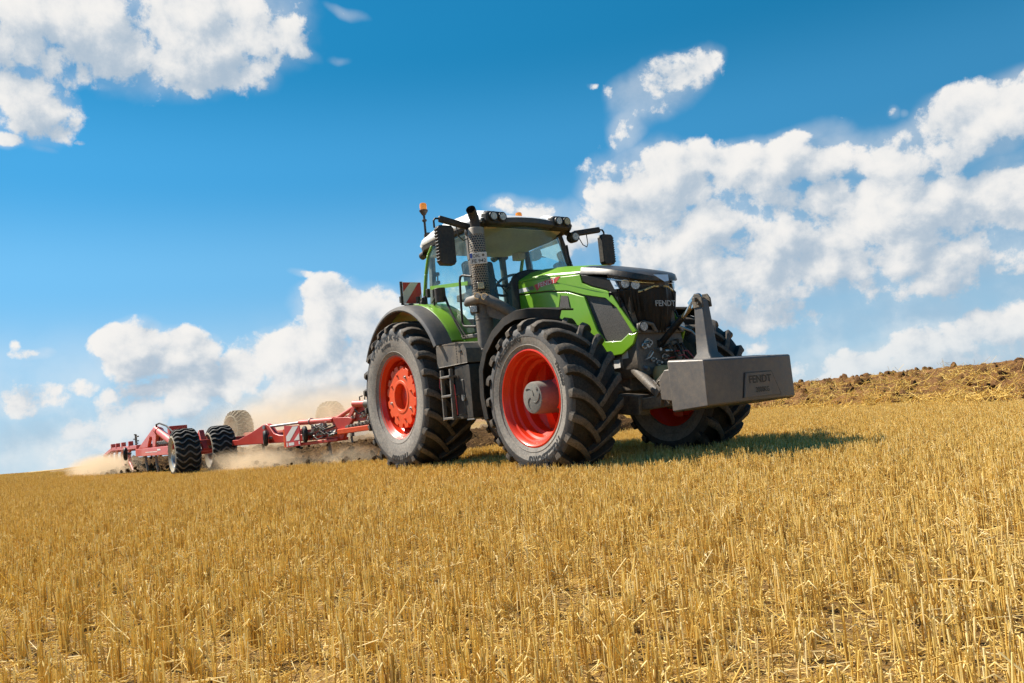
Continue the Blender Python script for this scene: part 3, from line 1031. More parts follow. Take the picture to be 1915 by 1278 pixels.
hood = MB().loft([hood_ring(*q) for q in RING]).build('hood', 'green', T, smooth=28)

# side panels: upper strip, lower panel with arch round the dark mesh
UP = [(1.93, 2.16), (2.56, 2.09), (2.94, 2.02), (3.23, 1.915), (3.52, 1.83), (3.66, 1.70), (3.78, 1.50), (3.84, 1.395), (3.90, 1.41), (3.75, 1.63), (3.60, 1.87), (3.54, 1.912), (3.33, 1.993), (3.205, 2.06), (3.18, 2.165), (2.95, 2.192), (2.62, 2.242), (2.20, 2.282), (1.93, 2.292)]


def panel_y(x):
    return 0.470 if x < 3.2 else max(0.375, 0.470 - 0.135 * (x - 3.2))


def side_plate(outline, lift, th, mi=0, mbo=None):
    mbo = mbo or MB()
    def fn(a, b, d):
        return (a, -(panel_y(a) + lift - d * th), b)
    # subdivide the long edges so that the plate follows the taper
    ol = []
    n = len(outline)
    for i in range(n):
        a, b = outline[i], outline[(i + 1) % n]
        k = max(1, int(math.hypot(b[0] - a[0], b[1] - a[1]) / 0.12))
        ol += [(a[0] + (b[0] - a[0]) * j / k, a[1] + (b[1] - a[1]) * j / k) for j in range(k)]
    return mbo.prism(ol, fn, 0, 1, mi)


LOW = [(1.93, 2.145), (2.56, 2.075), (2.94, 2.005), (3.215, 1.90), (3.35, 1.50), (3.45, 1.355), (3.67, 1.335), (3.785, 1.40), (3.835, 1.385), (3.895, 1.40),
       (3.83, 1.28), (3.67, 1.19), (3.50, 1.185), (3.10, 1.34), (2.6, 1.55), (1.93, 1.60)]
for s in (1, -1):
    mb = side_plate(UP, 0.0, 0.03)
    (mb if s > 0 else mb.mirror()).build('hood_panel', 'green', hood, bevel=0.007)
    mb = side_plate(LOW, -0.001, 0.03)
    (mb if s > 0 else mb.mirror()).build('hood_panel', 'green', hood, bevel=0.007)
    mb = side_plate([(3.20, 1.92), (3.61, 1.80), (3.75, 1.57), (3.82, 1.40), (3.68, 1.31), (3.44, 1.33), (3.30, 1.52)], -0.035, 0.015)
    (mb if s > 0 else mb.mirror()).build('mesh_screen', 'mesh_panel', hood)
    mb = side_plate([(2.815, 1.985), (2.935, 1.96), (2.945, 1.82), (2.76, 1.85)], 0.004, 0.012)
    (mb if s > 0 else mb.mirror()).build('air_vent', 'perforated_vent' if 'perforated_vent' in M else 'mesh_panel', hood)
    mb = side_plate([(2.76, 2.005), (2.80, 2.003), (2.745, 1.86), (2.70, 1.87)], 0.003, 0.012)
    (mb if s > 0 else mb.mirror()).build('vent_bevel', 'green', hood)
# dark body under the panels
mb = MB()
mb.loft([[(x, -w, zb), (x, -w, zt - 0.05), (x, w, zt - 0.05), (x, w, zb)] for x, w, zt, zb in ((1.94, 0.435, 2.36, 1.5), (3.15, 0.43, 2.22, 1.3), (3.55, 0.385, 2.05, 1.2), (3.80, 0.33, 1.85, 1.3))])
mb.build('engine_bay', 'dark_metal', T)

# red name band on the hood sides
def on_side(s):
    return lambda x, z, lift: (x, -s * (panel_y(x) + lift), z)


for s in (1, -1):
    mb = MB()
    fn = on_side(s)
    def flat(ol, lift, mi):
        vs = [fn(a, b, lift) for a, b in ol]
        mb.add(vs, [tuple(range(len(ol)))], mi)
    flat([(2.31, 2.205), (2.36, 2.125), (2.43, 2.165), (2.74, 2.155), (2.84, 2.215), (2.60, 2.222), (2.36, 2.21)], 0.0025, 0)
    flat([(2.17, 2.205), (2.28, 2.205), (2.31, 2.16), (2.24, 2.155)], 0.0025, 2)
    flat([(2.06, 2.215), (2.16, 2.21), (2.21, 2.155), (2.04, 2.165)], 0.0025, 3)
    flat([(1.945, 2.215), (2.05, 2.215), (2.03, 2.165), (1.945, 2.17)], 0.0025, 1)
    mb.build('name_band', ['red_mark', 'white_mark', 'grey_plastic', 'pink_mark'] if 'pink_mark' in M else ['red_mark', 'white_mark', 'grey_plastic', 'white_mark'], hood, smooth=0, recalc=False)
    def fl(x, y, z, s=s):
        xx = 2.565 + (x if s > 0 else -x)
        return (xx, -s * (panel_y(xx) + 0.005), 2.158 + y - 0.012 * (xx - 2.57))
    lettering('FENDT', fl, 0.056, hood, 'white_mark', bold=0.0, width=0.34)
# dark seam lines between the panels
mb = MB()
for a, b in (((1.93, 2.305), (2.20, 2.295)), ((2.20, 2.295), (2.62, 2.255)), ((2.62, 2.255), (2.95, 2.205)), ((2.95, 2.205), (3.18, 2.178))):
    mb.bar((a[0], -0.452, a[1]), (b[0], -0.452, b[1]), 0.012, 0.02)
mb.merge(mb.mirror())
mb.build_each('panel_seal', 'hose', hood)

# black collar where the hood meets the cab
def arch(x, w, zt, zb, n=16):
    pts = [(x, -w, zb)]
    for k in range(n + 1):
        a = PI - PI * k / n
        c_, s_ = math.cos(a), math.sin(a)
        e = 0.55
        pts.append((x, w * math.copysign(abs(c_) ** e, c_), (zt - 0.24) + 0.24 * abs(s_) ** e))
    return pts + [(x, w, zb)]


mb = MB()
mb.loft([arch(1.80, 0.44, 2.42, 1.5), arch(1.84, 0.49, 2.485, 1.5), arch(1.94, 0.505, 2.49, 1.5), arch(1.985, 0.492, 2.465, 1.5)])
mb.build('hood_collar', 'black_plastic', T, smooth=40)

# ------------------------------------------------------------------ nose cap, headlight band, grille
def nose_ring(x, zt, zl, w):
    r = [(x, -w, zl), (x + 0.0, -w + 0.004, zl + 0.02), (x, -w * 0.93, (zl + 0.02) * 0.4 + zt * 0.6), (x, -w * 0.58, zt - 0.012), (x, 0, zt)]
    return r + [(p[0], -p[1], p[2]) for p in reversed(r[:-1])]


cap = MB()
cap.loft([nose_ring(3.175, 2.285, 2.165, 0.462), nose_ring(3.40, 2.225, 2.125, 0.452), nose_ring(3.62, 2.16, 2.075, 0.438), nose_ring(3.80, 2.105, 2.015, 0.395),
          nose_ring(3.92, 2.06, 1.968, 0.31), nose_ring(4.00, 2.015, 1.940, 0.20), nose_ring(4.045, 1.98, 1.930, 0.09), nose_ring(4.055, 1.965, 1.93, 0.03)])
nose = cap.build('nose_cap', 'gloss_black', T, smooth=45)
for s in (1, -1):
    mb = MB()
    ol = [(3.195, 2.155), (3.62, 2.035), (3.66, 1.95), (3.72, 1.80), (3.84, 1.52), (3.88, 1.44), (3.76, 1.64), (3.615, 1.88), (3.55, 1.925), (3.34, 2.005), (3.215, 2.075)]
    mb.prism(ol, lambda a, b, d: (a, -(panel_y(a) - 0.008 - d * 0.02), b), 0, 1)
    (mb if s > 0 else mb.mirror()).build('side_trim', 'grille_black', nose, bevel=0.004)


def plan(t, inset=0.0):
    """front fascia in plan, t = -1 (right) .. 1 (left)"""
    pts = [(3.58, 0.440), (3.72, 0.412), (3.84, 0.345), (3.925, 0.235), (3.97, 0.11), (3.985, 0.0)]
    a = abs(t)
    s = (1 - a) * 5
    i = min(4, int(s))
    f = s - i
    x = pts[i][0] + (pts[i + 1][0] - pts[i][0]) * f
    y = pts[i][1] + (pts[i + 1][1] - pts[i][1]) * f
    nx, ny = 0.25 + 0.75 * (1 - a), 0.95 * a
    L = math.hypot(nx, ny)
    return x - inset * nx / L, math.copysign(y - inset * ny / L, t)


NT = 120
mb = MB()                                                          # recessed band that carries the lamps
rings = []
for z, ins in ((2.085, 0.03), (1.97, 0.045), (1.90, 0.045), (1.865, 0.02)):
    rings.append([(plan(-1 + 2 * k / NT, ins)[0], plan(-1 + 2 * k / NT, ins)[1], z - 0.09 * (1 - abs(-1 + 2 * k / NT)) * (1 if z > 1.9 else 0.35)) for k in range(NT + 1)])
mb.loft(rings, closed=False, caps=False)
mb.build('lamp_band', 'gloss_black', nose, smooth=40)
mb = MB()                                                          # folded black grille
rings = []
for i in range(13):
    v = i / 12
    z = 1.88 - 0.47 * v
    rg = []
    for k in range(NT + 1):
        t = -1 + 2 * k / NT
        fold = 0.020 * (abs(((t * 7.0 + 0.5) % 1.0) - 0.5) * 2 - 0.5) * min(1, v * 5)
        x, y = plan(t, 0.012 + fold + 0.07 * v * v)
        keel = 0.055 * max(0, 1 - abs(t) / 0.16) * (1 - v)
        rg.append((x + keel, y * (1 - 0.28 * v), z - 0.03 * (1 - abs(t))))
    rings.append(rg)
mb.loft(rings, closed=False, caps=False)
grille = mb.build('grille', 'grille_black', T, smooth=25)
vx = 4.035


def fl(x, y, z):
    return (vx - 0.05 * abs(x) ** 1.2, x - 0.035, 1.655 + y)


lettering('FENDT', fl, 0.062, grille, 'silver', bold=0.02, width=0.30, depth=0.004)
# ribs left of the badge, next to the lamps
mb = MB()
for k in range(5):
    t = -0.80 + 0.10 * k
    x, y = plan(t, 0.0)
    mb.bar((x, y, 1.85), (x - 0.02, y * 0.93, 1.62), 0.018, 0.012)
mb.merge(mb.mirror())
mb.build_each('grille_rib', 'grille_black', grille)
for s in (-1, 1):
    for t, z in ((0.70, 1.955), (0.52, 1.925)):
        x, y = plan(s * t, 0.05)
        d = Vector((0.86, s * 0.5, 0)).normalized()
        c = Vector((x, y, z - 0.01))
        h = MB()
        h.cyl(c - d * 0.04, c + d * 0.035, 0.058, 24)
        hl = h.build('headlight', 'gloss_black', nose)
        l = MB()
        l.cyl(c + d * 0.03, c + d * 0.042, 0.047, 24)
        l.build('lens', 'lamp', hl)
    mb = MB()                                                      # light strip under the lamps
    pts = [(*plan(s * t, 0.015), z) for t, z in ((0.50, 1.835), (0.40, 1.845), (0.30, 1.865), (0.20, 1.885), (0.08, 1.885))]
    mb.tube(pts, 0.012, 8)
    mb.build('light_strip', 'drl', nose)
    mb = MB()                                                      # pale reflector along the rear and top edge of the lamp band
    pts = [(*plan(s * t, -0.004), z) for t, z in ((0.97, 2.03), (0.80, 1.995), (0.6, 1.96), (0.40, 1.93), (0.2, 1.915))]
    mb.tube(pts, 0.004, 6)
    mb.build('reflector', 'mirror_glass', nose)
mb = MB()
mb.prism([(3.60, 2.035), (3.66, 2.022), (3.72, 1.90), (3.66, 1.905)], lambda a, b, d: (a, -(panel_y(a) - 0.004 - 0.02 * d), b), 0, 1)
mb.build('reflector', 'pale_reflector', nose)
# badge plate at the tip of the nose
mb = MB()
mb.add([(4.03, -0.17, 1.998), (4.062, 0.02, 1.995), (4.075, 0.01, 1.925), (4.068, -0.05, 1.915)], [(0, 1, 2, 3)])
mb.build('badge_plate', 'pale_reflector', nose, smooth=0)

# ------------------------------------------------------------------ front block with couplings
mb = MB()
ol = [(-0.34, 1.40), (-0.365, 1.20), (-0.36, 1.02), (-0.30, 0.93), (0.30, 0.93), (0.36, 1.02), (0.365, 1.20), (0.34, 1.40)]
mb.prism(ol, YZ, 3.52, 3.86)
mb.prism([(-0.385, 1.165), (-0.385, 1.06), (-0.30, 0.96), (-0.2, 0.96), (-0.2, 1.165)], YZ, 3.40, 3.62)
front_block = mb.build('front_carrier', 'cast_grey', T, bevel=0.015)
mb = MB()
mb.tube([(3.87, -0.345, 1.40), (3.89, -0.33, 1.475), (3.91, -0.27, 1.50), (3.92, -0.16, 1.475), (3.925, -0.12, 1.40)], 0.022, 10)
mb.tube([(3.87, 0.345, 1.40), (3.89, 0.33, 1.475), (3.91, 0.27, 1.50), (3.92, 0.16, 1.475), (3.925, 0.12, 1.40)], 0.022, 10)
mb.span(3.80, 3.90, -0.35, 0.35, 1.385, 1.42)
mb.build('lintel', 'grey_plastic', front_block, bevel=0.008)
for s in (-1, 1):
    c = Vector((3.88, s * 0.285, 1.455)); d = Vector((1, s * 0.12, -0.04)).normalized()
    w_ = MB(); w_.cyl(c - d * 0.06, c + d * 0.045, 0.058, 24)
    wl = w_.build('work_light', 'gloss_black', front_block)
    l = MB(); l.cyl(c + d * 0.04, c + d * 0.052, 0.046, 24); l.build('lens', 'lamp', wl)
mb = MB()                                                          # small warning sticker
mb.add([(3.50, -0.388, 1.14), (3.60, -0.388, 1.14), (3.60, -0.388, 1.05), (3.50, -0.388, 1.05)], [(0, 1, 2, 3)])
mb.add([(3.62, -0.369, 1.24), (3.72, -0.369, 1.24), (3.72, -0.369, 1.14), (3.62, -0.369, 1.14)], [(0, 1, 2, 3)])
mb.build_each('sticker', 'white_mark', front_block, smooth=0)
mb = MB()                                                          # couplings, hooks, valves and shackles
for (x, y, z, r) in ((3.875, -0.21, 1.28, 0.045), (3.875, -0.215, 1.28, 0.03), (3.88, -0.27, 1.25, 0.028), (3.875, -0.16, 1.10, 0.02), (3.875, 0.02, 1.12, 0.03), (3.875, -0.08, 1.06, 0.025)):
    mb.torus((x, y, z), r, 0.009, 'X', 20, 6)
    mb.cyl((x - 0.02, y, z), (x + 0.05, y, z), r * 0.55, 12)
mb.tube([(3.88, -0.29, 1.10), (3.95, -0.27, 1.12), (3.97, -0.24, 1.17), (3.93, -0.22, 1.19), (3.88, -0.24, 1.13)], 0.009, 6)
mb.tube([(3.88, -0.03, 1.17), (3.97, -0.05, 1.18), (3.98, 0.05, 1.18), (3.88, 0.04, 1.17)], 0.014, 8)
mb.cyl((3.86, -0.29, 1.02), (3.92, -0.29, 1.00), 0.022, 10)
mb.cyl((3.86, -0.10, 1.20), (3.95, -0.10, 1.20), 0.018, 10)
mb.build_each('coupling', 'steel', front_block)
mb = MB()
for k in range(16):
    y = rng.uniform(-0.05, 0.30); z = rng.uniform(1.0, 1.30); x = 3.87 + rng.uniform(0, 0.05)
    if rng.random() < 0.5:
        mb.box((x, y, z), (rng.uniform(0.03, 0.10), rng.uniform(0.03, 0.07), rng.uniform(0.03, 0.07)))
    else:
        mb.cyl((x - 0.04, y, z), (x + rng.uniform(0.03, 0.10), y, z), rng.uniform(0.012, 0.026), 10)
mb.build_each('valve_block', 'dark_metal', front_block, bevel=0.004)
mb = MB()
mb.tube([(3.9, 0.12, 1.18), (4.05, 0.2, 1.16), (4.12, 0.26, 1.02), (4.05, 0.30, 0.95)], 0.007, 6)
mb.tube([(3.9, 0.05, 1.10), (4.08, 0.10, 1.12), (4.14, 0.18, 1.0), (4.0, 0.22, 0.9)], 0.006, 6)
mb.build_each('red_hose', 'red_mark', front_block)
for y0 in (0.09, 0.16, -0.02):
    mb = MB()
    mb.tube([(3.88, y0, 1.22), (3.99, y0 + 0.03, 1.25), (4.03, y0 + 0.06, 1.10), (3.92, y0 + 0.08, 0.98)], 0.013, 8)
    mb.build('hydraulic_hose', 'hose', front_block)
mb = MB()
mb.tube([(3.93, 0.05, 1.42), (4.05, 0.08, 1.44), (4.14, 0.20, 1.36)], 0.014, 8)
mb.tube([(4.14, 0.20, 1.36), (4.16, 0.24, 1.30)], 0.012, 8)
mb.build('lever', 'steel', front_block)
mb = MB()
mb.lathe([(0.0001, -0.20), (0.085, -0.19), (0.11, -0.12), (0.11, 0.10), (0.08, 0.16), (0.0001, 0.17)], (3.98, -0.14, 0.86), 'Z', 24)
mb.build('accumulator', 'brass', front_block)

# ------------------------------------------------------------------ front linkage
for s in (-1, 1):
    mb = MB()
    mb.bar((3.70, s * 0.36, 0.62), (4.42, s * 0.42, 0.66), 0.10, 0.13)
    mb.bar((3.55, s * 0.38, 0.66), (3.90, s * 0.38, 0.62), 0.16, 0.22)
    arm = mb.build('lower_link', 'dark_metal', T, bevel=0.015)
    mb = MB()
    ol = [(4.18, 0.70), (4.22, 0.86), (4.34, 0.94), (4.50, 0.99), (4.57, 0.96), (4.56, 0.72), (4.50, 0.60), (4.40, 0.66), (4.36, 0.78), (4.28, 0.72), (4.24, 0.60)]
    mb.prism(ol, XZ, s * 0.40, s * 0.50)
    mb.cyl((4.36, s * 0.36, 0.78), (4.36, s * 0.54, 0.78), 0.05, 20)
    mb.torus((4.30, s * 0.52, 0.80), 0.055, 0.012, 'Y', 20, 6)
    mb.bar((4.20, s * 0.52, 0.86), (4.40, s * 0.52, 0.62), 0.02, 0.035)
    mb.bar((4.22, s * 0.525, 0.70), (4.38, s * 0.525, 0.86), 0.02, 0.03)
    mb.build('link_hook', 'cast_grey', arm, bevel=0.01)
    mb = MB()
    mb.cyl((3.72, s * 0.30, 1.02), (4.12, s * 0.36, 0.72), 0.055, 18)
    mb.cyl((3.98, s * 0.34, 0.84), (4.22, s * 0.38, 0.68), 0.032, 14)
    mb.build('lift_cylinder', 'cast_grey', arm)
mb = MB()
mb.cyl((3.86, 0.0, 1.27), (4.22, 0.0, 1.505), 0.036, 16)
mb.cyl((4.18, 0.0, 1.48), (4.42, 0.0, 1.635), 0.024, 14, 1)
mb.cyl((3.86, -0.06, 1.27), (3.86, 0.06, 1.27), 0.04, 14)
tl = mb.build('top_link', ['hose', 'brass'], T)
mb = MB()
mb.ball((4.455, 0.0, 1.665), 0.055, 16, 0, (1, 0.8, 1))
mb.bar((4.36, 0.0, 1.60), (4.47, 0.0, 1.68), 0.07, 0.085)
mb.tube([(4.40, -0.045, 1.64), (4.35, -0.05, 1.58), (4.28, -0.05, 1.50)], 0.009, 6)
mb.build('link_end', 'chrome', tl)

# ------------------------------------------------------------------ cab
PILLARS = {
    'front_pillar': [(1.63, 0.85, 1.70), (1.56, 0.85, 2.25), (1.48, 0.82, 2.68), (1.38, 0.765, 3.12)],
    'rear_pillar': [(0.12, 0.80, 2.28), (0.16, 0.82, 2.42), (0.27, 0.825, 2.75), (0.38, 0.82, 3.0), (0.50, 0.81, 3.11)],
}
mb = MB()
for s in (-1, 1):
    p = [(x, s * y, z) for x, y, z in PILLARS['front_pillar']]
    for a, b in zip(p, p[1:]):
        mb.bar(a, b, 0.055, 0.075, 0, (0, 1, 0))
    p = [(x, s * y, z) for x, y, z in PILLARS['rear_pillar']]
    for a, b in zip(p, p[1:]):
        mb.bar(a, b, 0.035, 0.05, 1, (0, 1, 0))
    mb.bar((0.10, s * 0.66, 2.05), (0.12, s * 0.62, 3.10), 0.09, 0.07, 0, (0, 1, 0))
    if s > 0:
        mb.bar((0.56, 0.85, 2.0), (0.48, 0.83, 3.10), 0.04, 0.085, 0, (0, 1, 0))
mb.span(0.05, 0.13, -0.66, 0.66, 1.95, 2.12)
mb.bar((0.12, -0.82, 2.30), (0.95, -0.84, 1.74), 0.05, 0.06, 1, (0, 1, 0))
mb.bar((0.95, -0.84, 1.74), (1.56, -0.86, 1.70), 0.05, 0.06, 0, (0, 1, 0))
mb.bar((0.12, 0.82, 2.30), (0.95, 0.84, 1.74), 0.05, 0.06, 1, (0, 1, 0))
mb.bar((0.95, 0.84, 1.74), (1.56, 0.86, 1.70), 0.05, 0.06, 0, (0, 1, 0))
cab = mb.build('cab_frame', ['interior', 'green'], T, bevel=0.01)


def pane(name, pts, th=0.006):
    mb = MB()
    p = [Vector(q) for q in pts]
    n = (p[1] - p[0]).cross(p[2] - p[0]).normalized()
    mb.add([q for q in p], [tuple(range(len(p)))])
    return mb.build(name, 'glass', cab, smooth=0)


# right side glass (one big pane), left door and quarter glass, rear glass
pane('side_window', [(1.61, -0.865, 1.75), (1.55, -0.865, 2.25), (1.47, -0.835, 2.68), (1.37, -0.78, 3.10), (0.52, -0.822, 3.10), (0.38, -0.83, 3.0), (0.27, -0.838, 2.75), (0.16, -0.838, 2.42), (0.13, -0.84, 2.32), (0.95, -0.855, 1.77)])
pane('door_window', [(1.61, 0.865, 1.75), (1.55, 0.865, 2.25), (1.47, 0.835, 2.68), (1.37, 0.78, 3.10), (0.53, 0.84, 3.08), (0.60, 0.865, 2.02), (0.95, 0.86, 1.77)])
pane('quarter_window', [(0.52, 0.86, 2.06), (0.44, 0.842, 3.07), (0.38, 0.832, 3.0), (0.27, 0.838, 2.75), (0.16, 0.838, 2.42), (0.13, 0.838, 2.32)])
pane('rear_window', [(0.09, -0.64, 2.14), (0.09, 0.64, 2.14), (0.11, 0.60, 3.08), (0.11, -0.60, 3.08)])
mb = MB()                                                          # curved windscreen
rings = []
for i in range(9):
    v = i / 8
    z = 1.72 + (3.13 - 1.72) * v
    xe = 1.63 - 0.25 * v ** 1.25
    bulge = 0.08 + 0.25 * v
    rings.append([(xe + bulge * (1 - (t / 12.0) ** 2), t / 12.0 * (0.855 - 0.085 * v ** 1.5), z) for t in range(-12, 13)])
mb.loft(rings, closed=False, caps=False)
mb.build('windscreen', 'glass', cab, smooth=60, recalc=False)
mb = MB()
mb.bar((0.40, -0.848, 2.53), (1.42, -0.868, 2.40), 0.006, 0.05, 0, (0, 0, 1))
mb.build('door_rail', 'pale_green' if 'pale_green' in M else 'green', cab)

# roof
RR = [(0.02, 0.66, 3.155, 3.20), (0.08, 0.78, 3.125, 3.29), (0.25, 0.845, 3.115, 3.355), (0.80, 0.865, 3.115, 3.40), (1.30, 0.855, 3.10, 3.375), (1.58, 0.82, 3.095, 3.30), (1.70, 0.76, 3.10, 3.235)]


def roof_ring(x, w, zb, zt):
    h = zt - zb
    half = [(x, -w + 0.02, zb + 0.05), (x, -w, zb + 0.08), (x, -w + 0.012, zb + 0.08 + 0.30 * (h - 0.08)), (x, -w + 0.09, zb + 0.08 + 0.78 * (h - 0.08)), (x, -w * 0.68, zt - 0.004), (x, -w * 0.3, zt), (x, 0, zt + 0.003)]
    return half + [(p[0], -p[1], p[2]) for p in reversed(half[:-1])]


roof = MB().loft([roof_ring(*q) for q in RR]).build('roof', 'white', T, smooth=50)
mb = MB()
rg = []
for x, w, zb, zt in RR:
    f = min(1.0, (x + 0.1) / 0.2)
    zb = zb + max(0.0, x - 0.9) * 0.055
    rg.append([(x + 0.01, -w + 0.03, zb - 0.015), (x + 0.01, -w + 0.012, zb + 0.058), (x + 0.01, w - 0.012, zb + 0.058), (x + 0.01, w - 0.03, zb - 0.015)])
mb.loft(rg)
mb.build('roof_skirt', 'black_plastic', roof, bevel=0.01)
mb = MB()                                                          # headliner under the roof
mb.loft([[(x, -w + 0.06, z), (x, -w + 0.06, z - 0.02), (x, w - 0.06, z - 0.02), (x, w - 0.06, z)] for x, w, z in ((0.12, 0.70, 3.095), (0.5, 0.84, 3.085), (1.2, 0.82, 3.095), (1.60, 0.68, 3.125))])
mb.box((0.45, 0.70, 3.02), (0.16, 0.14, 0.11)); mb.box((0.42, -0.70, 3.03), (0.2, 0.12, 0.09))
mb.build('headliner', 'headliner', roof, bevel=0.01)
mb = MB()                                                          # grey brow over the windscreen
rings = []
for t in range(-14, 15):
    u = t / 14
    x = 1.585 + 0.165 * (1 - u * u)
    rings.append([(x, u * 0.74, 3.125), (x + 0.05, u * 0.74, 3.135 + 0.02 * (1 - u * u)), (x + 0.035, u * 0.74, 3.18 + 0.045 * (1 - u * u)), (x - 0.10, u * 0.74, 3.225 + 0.04 * (1 - u * u))])
mb.loft(rings)
mb.build('roof_brow', 'grey_fender', roof, smooth=50)
for s in (-1, 1):                                                  # white shoulders that run into the light clusters
    mb = MB()
    mb.loft([[(x, s * (0.52 - 0.0), zb), (x, s * 0.50, zt), (x, s * 0.66, zt), (x, s * 0.74, zb)] for x, zb, zt in ((0.95, 3.30, 3.385), (1.40, 3.25, 3.39), (1.655, 3.15, 3.315))])
    mb.build('roof_shoulder', 'white', roof, bevel=0.02)
    mb = MB()
    mb.loft([[(x, s * y0, zb), (x, s * y0, zt), (x, s * (y0 + 0.06), zt + 0.02), (x, s * (y1 - 0.06), zt + 0.02), (x, s * y1, zt - 0.01), (x, s * y1, zb + 0.02), (x, s * (y1 - 0.05), zb - 0.02), (x, s * (y0 + 0.05), zb - 0.02)]
             for x, y0, y1, zb, zt in ((1.645, 0.375, 0.715, 3.12, 3.28), (1.72, 0.38, 0.71, 3.13, 3.275), (1.755, 0.395, 0.695, 3.145, 3.26))])
    cl = mb.build('roof_light_cluster', 'black_plastic', roof, bevel=0.012)
    for y in (0.465, 0.605):
        c = Vector((1.75, s * y, 3.215)); d = Vector((1, 0, -0.05)).normalized()
        h = MB(); h.cyl(c - d * 0.03, c + d * 0.035, 0.062, 24); h.merge(MB().torus(c + d * 0.03, 0.055, 0.008, 'X', 24, 6))
        lh = h.build('roof_light', 'gloss_black', cl)
        l = MB(); l.cyl(c + d * 0.03, c + d * 0.042, 0.046, 24)
        l.build('lens', 'lamp_warm' if (s > 0 and y > 0.5) else 'lamp', lh)
    c = Vector((1.60, s * 0.84, 3.045)); d = Vector((1, -s * 0.10, -0.05)).normalized()
    h = MB()
    h.tube([c - d * 0.10, c - d * 0.06, c + d * 0.03, c + d * 0.06], [0.05, 0.075, 0.078, 0.066], 20)
    h.bar(c + Vector((-0.05, -s * 0.02, 0.05)), c + Vector((-0.10, -s * 0.08, 0.10)), 0.06, 0.06)
    sl = h.build('pillar_light', 'black_plastic', T)
    l = MB(); l.cyl(c + d * 0.055, c + d * 0.068, 0.050, 24); l.build('lens', 'lamp', sl)
    # mirror on its arm
    a0 = Vector((1.58, s * 0.86, 3.10)); a1 = Vector((1.62, s * 1.33, 3.175))
    mb = MB()
    mb.bar(a0, a1, 0.055, 0.085)
    am = mb.build('mirror_arm', 'black_plastic', T, bevel=0.02, seg=3)
    mb = MB()
    mb.tube([a1 - Vector((0, s * 0.02, 0)), a1 + Vector((0.0, s * 0.05, 0.0)), a1 + Vector((0, s * 0.075, -0.03)), a1 + Vector((0, s * 0.075, -0.12))], 0.013, 8)
    mb.tube([Vector((1.62, s * 0.93, 3.03)), Vector((1.66, s * 0.95, 2.93)), Vector((1.66, s * 1.02, 2.90)), Vector((1.63, s * 1.07, 2.96)), Vector((1.61, s * 1.08, 3.11))], 0.007, 6)
    mb.build_each('cable', 'hose', am)
    mb = MB()
    y0, y1, zb, zt = (1.17, 1.40, 2.575, 3.075) if s < 0 else (1.285, 1.505, 2.655, 3.095)
    xm = 1.655
    ol = [(y0 + 0.03, zb), (y1 - 0.03, zb), (y1, zb + 0.04), (y1, zt - 0.03), (y1 - 0.03, zt), (y0 + 0.03, zt), (y0, zt - 0.04), (y0, zb + 0.04)]
    mb.prism([(s * a, b) for a, b in ol], YZ, xm - 0.055, xm + 0.045)
    for k in range(11):                                            # ribbed outer edge
        z = zb + 0.05 + k * (zt - zb - 0.10) / 10
        mb.box((xm, s * (y1 + 0.006), z), (0.085, 0.02, 0.022))
    mr = mb.build('mirror', 'black_plastic', T, bevel=0.012)
    mb = MB()
    mb.span(xm - 0.062, xm - 0.0555, s * (y0 + 0.025), s * (y1 - 0.02), zb + 0.03, zt - 0.03)
    mb.build('mirror_face', 'chrome', mr)

# beacons
for (x, y, z0, z1) in ((0.30, -0.79, 3.30, 3.63), (0.50, 0.74, 3.33, 3.54)):
    mb = MB()
    mb.cyl((x, y, z0), (x, y, z1), 0.017, 10)
    mb.lathe([(0.02, z1 - 0.12), (0.034, z1 - 0.11), (0.034, z1 - 0.09), (0.02, z1 - 0.08)], (x, y, 0), 'Z', 16)
    mb.lathe([(0.0001, z1 - 0.03), (0.028, z1 - 0.02), (0.045, z1 + 0.01), (0.062, z1 + 0.035), (0.062, z1 + 0.05), (0.0001, z1 + 0.052)], (x, y, 0), 'Z', 24)
    mb.bar((x - 0.05, y * 0.97, z0 + 0.01), (x + 0.05, y * 0.97, z0 + 0.02), 0.05, 0.05)
    b_ = mb.build('beacon', 'black_plastic', roof)
    mb = MB()
    mb.lathe([(0.05, z1 + 0.05), (0.052, z1 + 0.12), (0.046, z1 + 0.145), (0.03, z1 + 0.155), (0.0001, z1 + 0.157)], (x, y, 0), 'Z', 24)
    mb.build('amber_dome', 'amber', b_)
# rear roof lamps
mb = MB()
for y in (-0.70, -0.55, 0.55, 0.70):
    mb.cyl((0.10, y, 3.10), (-0.02, y, 3.08), 0.055, 18)
mb.build_each('rear_roof_light', 'black_plastic', roof)

# interior
mb = MB()
mb.span(0.15, 1.55, -0.80, 0.80, 1.60, 1.70)
mb.loft([[(1.50, -0.17, 1.70), (1.62, -0.17, 2.40), (1.62, 0.17, 2.40), (1.50, 0.17, 1.70)], [(1.30, -0.15, 1.70), (1.24, -0.14, 2.36), (1.24, 0.14, 2.36), (1.30, 0.15, 1.70)]])
mb.ball((1.43, 0, 2.40), 0.2, 16, 0, (1.0, 0.95, 0.55))
mb.span(0.15, 0.40, -0.8, 0.8, 1.70, 2.02)
mb.build('dashboard', 'interior', T, bevel=0.02)
mb = MB()
mb.torus((0, 0, 0), 0.215, 0.018, 'Z', 32, 8)
for k in range(3):
    a = 2 * PI * k / 3 + 0.5
    mb.bar((0, 0, -0.02), (0.21 * math.cos(a), 0.21 * math.sin(a), 0), 0.03, 0.02)
mb.cyl((0, 0, -0.05), (0, 0, 0.0), 0.06, 16)
mb.cyl((0, 0, -0.30), (0, 0, -0.04), 0.035, 12)
swh = mb.build('steering_wheel', 'interior', T)
swh.location = (1.12, 0, 2.44); swh.rotation_euler = (0, R(-32), 0)
mb = MB()
